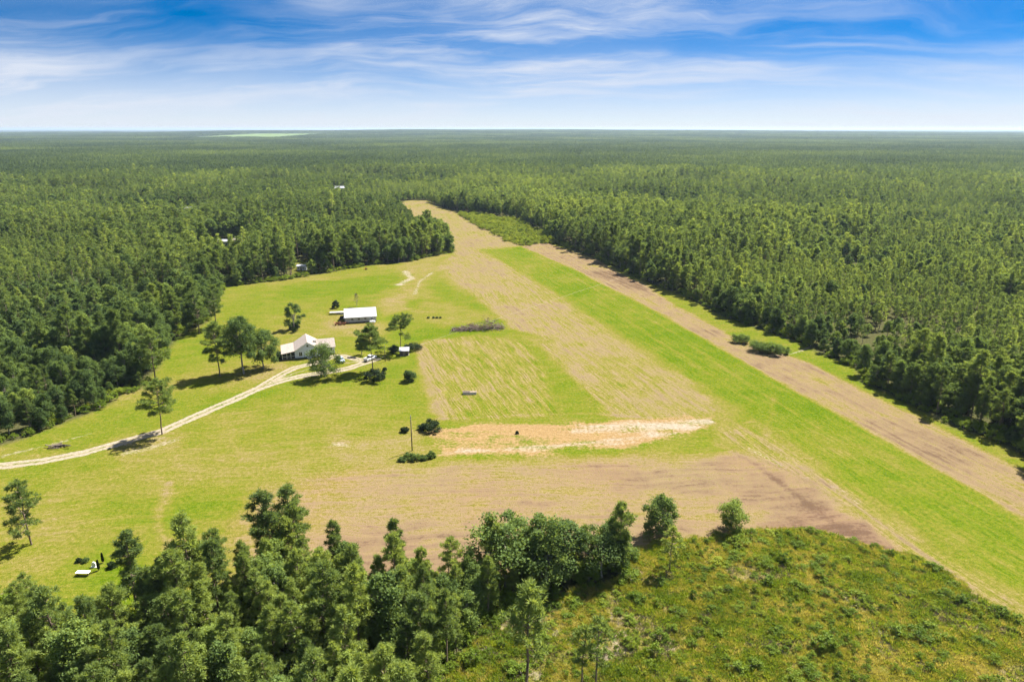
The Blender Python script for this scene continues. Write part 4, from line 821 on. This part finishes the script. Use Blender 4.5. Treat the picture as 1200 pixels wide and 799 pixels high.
# dark hedge at the porch end
hxp = HO.matrix_basis @ Vector((-10.2, .8, 0)); rs = np.random.RandomState(4); n = 2600
C = np.column_stack([rs.uniform(-.8, .8, n), rs.uniform(-.9, 3.4, n), rs.uniform(.05, 2.5, n)]); V, F = leaf_cards(rs, C, unit(rs, n), rs.uniform(.1, .2, n)); o = ob('hedge', leaf_mesh('hedge', (V, F, np.repeat(rs.rand(n), 4)), M['dark_leaf']), None, hxp, R(19)); o['tone'] = .2
tag(o, 'clipped dark green hedge block at the porch end of the farmhouse', 'hedge')

bx0, by0 = px(404.5, 379.2)
BA = empty('metal_building', (bx0, by0, 0), R(13), 'long pale metal building with a white roof and a row of small windows', 'building')
LN, DP = 13.2, 13.0
MB().prism([(0, .45), (DP, .45), (DP, 2.75), (DP / 2, 4.9), (0, 2.75)], 'x', 0, LN).build('wall', M['grey_wall'], BA); MB().box(.1, LN - .1, .1, DP - .1, 0, .448).build('skirt', M['darkwood'], BA)
sb = 2.15 / 6.5
rfb = slab([(-.5, 2.76 - .5 * sb), (6.5, 4.91)], 'x', -.3, LN + .3, .1).build('roof', M['metalroof'], BA); slab([(6.5, 4.91), (13.5, 2.76 - .5 * sb)], 'x', -.3, LN + .3, .1).build('roof', M['metalroof'], BA)
for k in range(14):
    x = -.2 + k * 1.03
    MB().prism([(-.5, 2.862 - .5 * sb), (6.45, 4.995), (6.45, 5.035), (-.5, 2.90 - .5 * sb)], 'x', x - .02, x + .02).build('roof_seam', M['metalroof'], rfb)
for k in range(4): window(BA, 3.1 + k * 2.75, 0, 1.75, .85, .9, frame='grey_wall')
MB().box(-.5, LN + .3, -.56, -.505, 2.42, 2.66).build('gutter', M['trim'], BA)
d = MB().box(LN - .02, LN + .05, 3.0, 4.0, .45, 2.5).build('door', M['trim'], BA); MB().box(LN + .05, LN + .12, 3.8, 3.88, 1.4, 1.48).build('handle', M['steel'], d); window(BA, 8.5, LN, 1.75, .85, .9, 'end', frame='grey_wall')
# propane tank
tx, ty_ = px(436.5, 379.6); PT = empty('gas_tank', (tx, ty_, 0), R(13), 'white gas tank at the corner of the metal building', 'tank')
rings = []
for t in np.linspace(0, 1, 11):
    xx = -1.3 + 2.6 * t; r_ = .55 * math.sqrt(max(.02, 1 - max(0, abs(xx) - .8) ** 2 / .26)); rings.append([(xx, math.cos(a) * r_, 1.0 + math.sin(a) * r_) for a in np.linspace(0, 2 * math.pi, 13)[:-1]])
MB().loft(rings).build('vessel', M['trim'], PT, smooth=True); MB().tube((0, 0, 1.53), (0, 0, 1.72), .17).build('valve_dome', M['trim'], PT)
for s in (-.75, .75): MB().box(s - .1, s + .1, -.4, .4, 0, .62).build('foot', M['concrete'], PT)
def wheel(parent, x, y, r=.36, w=.24):
    t = MB().tube((x, y - w / 2, r), (x, y + w / 2, r), r, n=16).build('wheel', M['black'], parent); MB().tube((x, y - w / 2 - .012, r), (x, y + w / 2 + .012, r), r * .55, n=12).build('rim', M['steel'], t); return t
# flatbed trailer
fx, fy = px(386.5, 368.3); FT_ = empty('flatbed_trailer', (fx, fy, 0), R(8), 'long flatbed trailer with a pale deck beside the metal building', 'trailer')
for k in range(6): MB().box(.02, 6.4, -1.1 + k * .37, -1.1 + k * .37 + .35, .92, .98).build('plank', M['concrete'], FT_)
MB().box(0, 6.4, -1.12, -1.0, .66, .918).box(0, 6.4, 1.0, 1.12, .66, .918).box(.2, .35, -1, 1, .66, .918).box(6.1, 6.25, -1, 1, .66, .918).build('frame', M['darkwood'], FT_); MB().tube((0, .8, .8), (-1.4, 0, .62), .06).tube((0, -.8, .8), (-1.4, 0, .62), .06).build('drawbar', M['rust'], FT_)
for x in (3.2, 4.1):
    for y in (-1.0, 1.0): wheel(FT_, x, y * .84, .33)
# dark blue tractor
ux, uy = px(402.5, 374.0); TR = empty('tractor', (ux, uy, 0), R(75), 'dark blue tractor parked against the end of the metal building', 'tractor')
MB().box(.2, 1.9, -.4, .4, .75, 1.45).build('bonnet', M['blue'], TR, .06); MB().box(-1.1, .2, -.45, .45, .6, 1.05).build('body', M['blue'], TR, .04); MB().box(-1.2, .1, -.85, .85, 2.4, 2.5).build('canopy', M['blue'], TR, .03)
for x in (-1.1, 0):
    for y in (-.75, .75): MB().box(x - .04, x + .04, y - .04, y + .04, 1.0, 2.4).build('post', M['black'], TR)
MB().box(-.9, -.3, -.3, .3, 1.05, 1.3).box(-1.0, -.85, -.3, .3, 1.05, 1.75).build('seat', M['black'], TR)
for y in (-.8, .8): wheel(TR, -.7, y, .75, .38)
for y in (-.6, .6): wheel(TR, 1.45, y, .4, .24)
MB().tube((1.2, .15, 1.4), (1.2, .15, 2.2), .04).build('exhaust', M['black'], TR)
# rusty disc harrow
rx, ry = px(399, 380.3); HR = empty('disc_harrow', (rx, ry, 0), R(12), 'rusty red-brown disc harrow lying beside the metal building', 'farm implement')
MB().box(-2.6, 2.4, -1.0, -.85, .75, .92).box(-2.6, 2.4, .85, 1.0, .75, .92).box(-2.5, -2.35, -1.6, 1.6, .93, 1.08).box(2.1, 2.25, -1.5, 1.5, .93, 1.08).box(-.2, -.05, -1.3, 1.3, .93, 1.08).build('frame', M['rust'], HR)
MB().tube((2.3, 0, 1.0), (3.6, 0, .6), .08).tube((-.1, 0, 1.05), (.6, .1, 2.0), .06).build('drawbar', M['rust'], HR)
for gx, gr in ((-1.8, .15), (-.9, -.15), (.5, .15), (1.4, -.15)):
    for k in range(5):
        y = -1.5 + k * .75; a = Vector((math.sin(gr) * .03, .03, 0)); c = Vector((gx + y * gr, y, .36)); MB().tube(c - a, c + a, .36, n=12).build('disc', M['rust'], HR)
for y in (-1.25, 1.25): wheel(HR, 0.1, y, .42)
# small shed
sx, sy = px(474, 415.5); SH = empty('small_shed', (sx, sy, 0), R(6), 'small dark shed with a white roof between two dark bushes', 'shed')
MB().prism([(-1.4, .1), (1.4, .1), (1.4, 2.3), (-1.4, 1.9)], 'x', -1.6, 1.6).build('wall', M['darkwood'], SH); slab([(-1.75, 1.87), (1.65, 2.36)], 'x', -1.85, 1.85, .09).build('roof', M['metalroof'], SH)
d = MB().box(-.5, .4, -1.45, -1.38, .12, 1.75).build('door', M['wood'], SH); MB().box(.22, .3, -1.52, -1.45, .9, 1.0).build('handle', M['steel'], d); MB().box(-1.65, 1.65, -1.38, 1.38, 0, .1).build('sill', M['concrete'], SH)
window(SH, 1.0, -1.4, 1.3, .5, .5, frame='wood')
# vehicles
def car(name, bx, by, rz, paint, label, cat, pickup=False):
    x, y = px(bx, by); c = empty(name, (x, y, 0), rz, label, cat); L_ = 5.4 if pickup else 4.5; h = L_ / 2
    MB().prism([(-h, .42), (h, .42), (h, .82), (h - .15, .98), (h - 1.35, 1.05), (-h + .05, 1.02), (-h, .9)], 'y', -.9, .9).build('body', M[paint], c, .04)
    cab = [(-.75, 1.03), (h - 1.3, 1.05), (.65, 1.68), (-.55, 1.72)] if pickup else [(-h + .35, 1.02), (h - 1.3, 1.05), (.55, 1.5), (-1.2, 1.52)]
    MB().prism([(a, q) for a, q in cab], 'y', -.78, .78).build('window', M['glass'], c); r0, r1 = cab[3][0] - .03, cab[2][0] + .03; MB().box(r0, r1, -.74, .74, cab[2][1] - .02, cab[2][1] + .07).build('roof', M[paint], c, .02)
    if pickup: MB().box(-h + .1, -.8, -.72, .72, 1.025, 1.04).build('bed', M['dark'], c); MB().box(-h + .02, -.8, -.9, -.78, 1.03, 1.25).box(-h + .02, -.8, .78, .9, 1.03, 1.25).box(-h + .02, -h + .12, -.775, .775, 1.03, 1.25).build('bed_side', M[paint], c)
    for xx in (-h + .95, h - .9):
        for yy in (-.82, .82): wheel(c, xx, yy, .37, .22)
    for yy in (-.65, .65): MB().box(h - .02, h + .03, yy - .17, yy + .17, .68, .82).build('headlight', M['chrome'], c); MB().box(-h - .03, -h + .02, yy - .12, yy + .12, .68, .88).build('tail_light', M['red'], c)
    MB().box(h - .03, h + .09, -.85, .85, .42, .58).box(-h - .09, -h + .03, -.85, .85, .42, .58).build('bumper', M['steel'], c)
car('pickup_truck', 434, 421.5, R(62), 'carwhite', 'white pickup truck at the end of the sandy track', 'pickup', True)
car('car', 399.5, 423.5, R(-60), 'carblue', 'pale blue car parked beside the farmhouse', 'car')
# tall pole and short pole
def pole(bx, by, ty, label, arm):
    x, y = px(bx, by); H = hpx(bx, by, ty); o = empty('utility_pole', (x, y, 0), 0, label, 'pole'); MB().tube((0, 0, -.2), (0, 0, H), .15, .10, 10).build('shaft', M['darkwood'], o, smooth=True)
    MB().tube((0, 0, H), (0, 0, H + .12), .11, .03, 10).build('cap', M['steel'], o)
    for z in (H - .3, H - .9): MB().tube((0, -.1, z), (0, -.3, z + .05), .035).build('insulator', M['steel'], o)
    if arm: MB().box(-.35, .35, -.17, -.11, H - 1.6, H - 1.3).build('meter_box', M['steel'], o)
pole(483, 528, 487, 'tall thin dark pole rising from low bushes in the meadow', False); pole(451.5, 423.5, 405, 'short thin pole beside the shadow behind the pickup', False)
# dead pale tree behind the metal building
x, y = px(418, 359); w, l = pine(721, 6.0, 1.1, .35, 1.0, .2, 14, .3); t = empty('dead_tree', (x, y, 0), 0, 'pale bare sapling behind the metal building', 'tree'); ob('trunk', wood_mesh('trunk', w, M['greybark']), t); c = ob('crown', leaf_mesh('crown', l, M['dead']), t); c['tone'] = .6
# covered tank in the hay field
x, y = px(550.5, 461.5); WT = empty('stock_tank', (x, y, 0), R(2), 'low concrete stock tank half covered by a dark board in the hay field', 'tank')
MB().box(-2.1, 2.1, -.62, -.5, 0, .7).box(-2.1, 2.1, .5, .62, 0, .7).box(-2.1, -1.98, -.5, .5, 0, .7).box(1.98, 2.1, -.5, .5, 0, .7).box(-1.98, 1.98, -.5, .5, 0, .15).build('basin', M['concrete'], WT); MB().box(-2.2, -.05, -.66, .66, .703, .77).build('cover_board', M['darkwood'], WT); MB().box(.05, 2.15, -.66, .66, .703, .76).build('lid', M['wood'], WT)
# bench table with white top
x, y = px(98, 673.5); BT = empty('white_bench', (x, y, 0), R(-1), 'long bench with a broad white top in the meadow by the garden plot', 'bench')
for k in range(3): MB().box(-1.25, 1.25, -.42 + k * .285, -.42 + k * .285 + .27, .66, .72).build('plank', M['stone'], BT)
MB().box(-1.15, 1.15, -.38, -.30, .54, .658).box(-1.15, 1.15, .30, .38, .54, .658).build('rail', M['darkwood'], BT)
for xx in (-1.0, 1.0):
    for yy in (-.3, .3): MB().box(xx - .05, xx + .05, yy - .05, yy + .05, 0, .54).build('leg', M['darkwood'], BT)
x, y = px(110.5, 664); GS = empty('garden_stone', (x, y, 0), 0, 'small arched white stone standing on the garden plot', 'stone'); MB().prism([(-.38, .12), (.38, .12), (.38, .7)] + [(math.cos(a) * .38, .7 + math.sin(a) * .42) for a in np.linspace(.2, math.pi - .2, 7)] + [(-.38, .7)], 'y', -.11, .11).build('slab', M['stone'], GS, .02); MB().box(-.55, .55, -.28, .28, 0, .118).build('plinth', M['stone'], GS)
# log pile beside the track
x, y = px(70, 524); LP = empty('log_pile', (x, y, 0), R(15), 'heap of dark logs and sticks on the grass beside the sandy track', 'log pile'); rs = np.random.RandomState(12)
for k in range(16):
    a = rs.uniform(-.6, .6); L_ = rs.uniform(1.2, 3.2); z = .16 + .26 * (k % 4) * rs.uniform(.6, 1); c = Vector((rs.normal(0, .9), rs.normal(0, .4), z)); d = Vector((math.cos(a), math.sin(a), rs.uniform(-.08, .12))) * L_ / 2
    MB().tube(c - d, c + d, rs.uniform(.1, .2), rs.uniform(.07, .14), 7).build('log', M['darkwood' if k % 3 else 'wood'], LP)
# brush pile by the hay field
bp0 = px(560, 386); BP = empty('brush_pile', (*bp0, 0), 0, 'long heap of grey-brown cut branches and stumps above the hay field', 'brush pile'); rs = np.random.RandomState(14); mb = MB(); mb2 = MB()
for k in range(760):
    s = rs.rand(); big = s > .5; cx = -10.5 + s * 21 + rs.normal(0, .5); hh = (4.2 * math.exp(-((s - .72) / .16) ** 2) + 2.2 * math.exp(-((s - .36) / .1) ** 2) + .7); c = Vector((cx, rs.normal(0, 1.6) + (s - .5) * 3, abs(rs.normal(0, .5)) * hh + .1)); a = rs.uniform(0, 6.28); L_ = rs.uniform(.6, 2.4); d = Vector((math.cos(a), math.sin(a), rs.uniform(-.45, .6))).normalized() * L_ / 2
    if c.z < d.z * .9: c.z = abs(d.z) + .05
    (mb if k % 3 else mb2).tube(c - d, c + d, rs.uniform(.05, .13), rs.uniform(.02, .07), 4)
tag(mb.build('branches', simple_mat('dead_branches', (.15, .095, .07), .9, .35, 1), BP), kind='stuff'); tag(mb2.build('branches', simple_mat('grey_branches', (.24, .20, .17), .9, .3, 1), BP), kind='stuff')
for k in range(9):
    s = rs.uniform(.15, .95); c = Vector((-10.5 + s * 21, rs.normal(0, 1.2), .35)); a = rs.uniform(0, 3.1); d = Vector((math.cos(a), math.sin(a), rs.uniform(0, .2))) * rs.uniform(.8, 1.9); MB().tube(c - d, c + d, rs.uniform(.16, .32), rs.uniform(.12, .24), 8).build('log', M['wood'], BP)
# things in the forest gaps
def cabin(bx, by, w, dpt, hgt, rz, roofm, label, wallm='white', nm='cabin', cat='building'):
    x, y = px(bx, by); o = empty(nm, (x, y, 0), rz, label, cat); MB().prism([(0, 0), (dpt, 0), (dpt, hgt), (dpt / 2, hgt + dpt * .22), (0, hgt)], 'x', -w / 2, w / 2).build('wall', M[wallm], o); s = .44
    slab([(-.4, hgt + .01 - .4 * s), (dpt / 2, hgt + .01 + dpt / 2 * s)], 'x', -w / 2 - .3, w / 2 + .3, .1).build('roof', M[roofm], o); slab([(dpt / 2, hgt + .01 + dpt / 2 * s), (dpt + .4, hgt + .01 - .4 * s)], 'x', -w / 2 - .3, w / 2 + .3, .1).build('roof', M[roofm], o)
    for xx in (-w * .3, w * .25): window(o, xx, 0, hgt * .55, .9, .9)
    d = MB().box(-.45, .45, -.05, .02, 0, 2.0).build('door', M['wood'], o); MB().box(.3, .37, -.1, -.05, .95, 1.02).build('handle', M['steel'], d)
cabin(261, 289, 6.5, 5, 3.6, R(5), 'metalroof', 'dark cabin with a white roof in the forest gap', 'blue')
cabin(277, 286, 6, 5, 2.6, R(-6), 'tanroof', 'tan-roofed shed beside the dark cabin in the forest gap', 'concrete', 'shed', 'shed')
cabin(205, 253, 15, 7, 5.0, R(4), 'tanroof', 'long tan-roofed building showing above the forest', 'concrete'); cabin(220.5, 252, 6, 6, 6.0, R(0), 'metalroof', 'narrow white-roofed building showing above the forest', 'white'); cabin(398, 226, 12, 9, 6.0, R(3), 'metalroof', 'white-roofed house showing above the pines', 'white', 'house', 'house')
cabin(353, 317, 5, 3, 2.6, R(-3), 'metalroof', 'small white-roofed shelter among bushes at the meadow edge', 'white', 'shelter')
for k, (bx, by, lab) in enumerate(((429, 316, 'orange garden tiller frame at the far meadow edge'),)):
    x, y = px(bx, by); o = empty('tiller', (x, y, 0), R(20), lab, 'farm implement'); MB().box(-1.2, 1.2, -.1, .1, .5, .7).box(-.1, .1, -.8, .8, .5, .69).tube((0, 0, .7), (0, 0, 2.4), .12).build('frame', M['orange'], o)
    for yy in (-.7, .7): wheel(o, 0, yy, .45)
    for xx in (-1.0, -.5, .5, 1.0): MB().tube((xx, 0, .5), (xx, .1, .02), .05, .03).build('tine', M['rust'], o)

# ------------------------------------------------------------------ haze
HZM, t, o = mat_base('haze'); pv = t.nodes.new('ShaderNodeVolumePrincipled'); pv.inputs['Color'].default_value = (0.56, 0.72, 0.94, 1); pv.inputs['Density'].default_value = 0.000045; pv.inputs['Anisotropy'].default_value = 0.25
t.links.new(pv.outputs[0], o.inputs['Volume'])
hz = MB().box(-30500, 30500, -2000, 30500, -1.2, 92).build('haze', HZM); tag(hz, 'thin pale blue haze over the whole landscape', 'haze', kind='stuff')
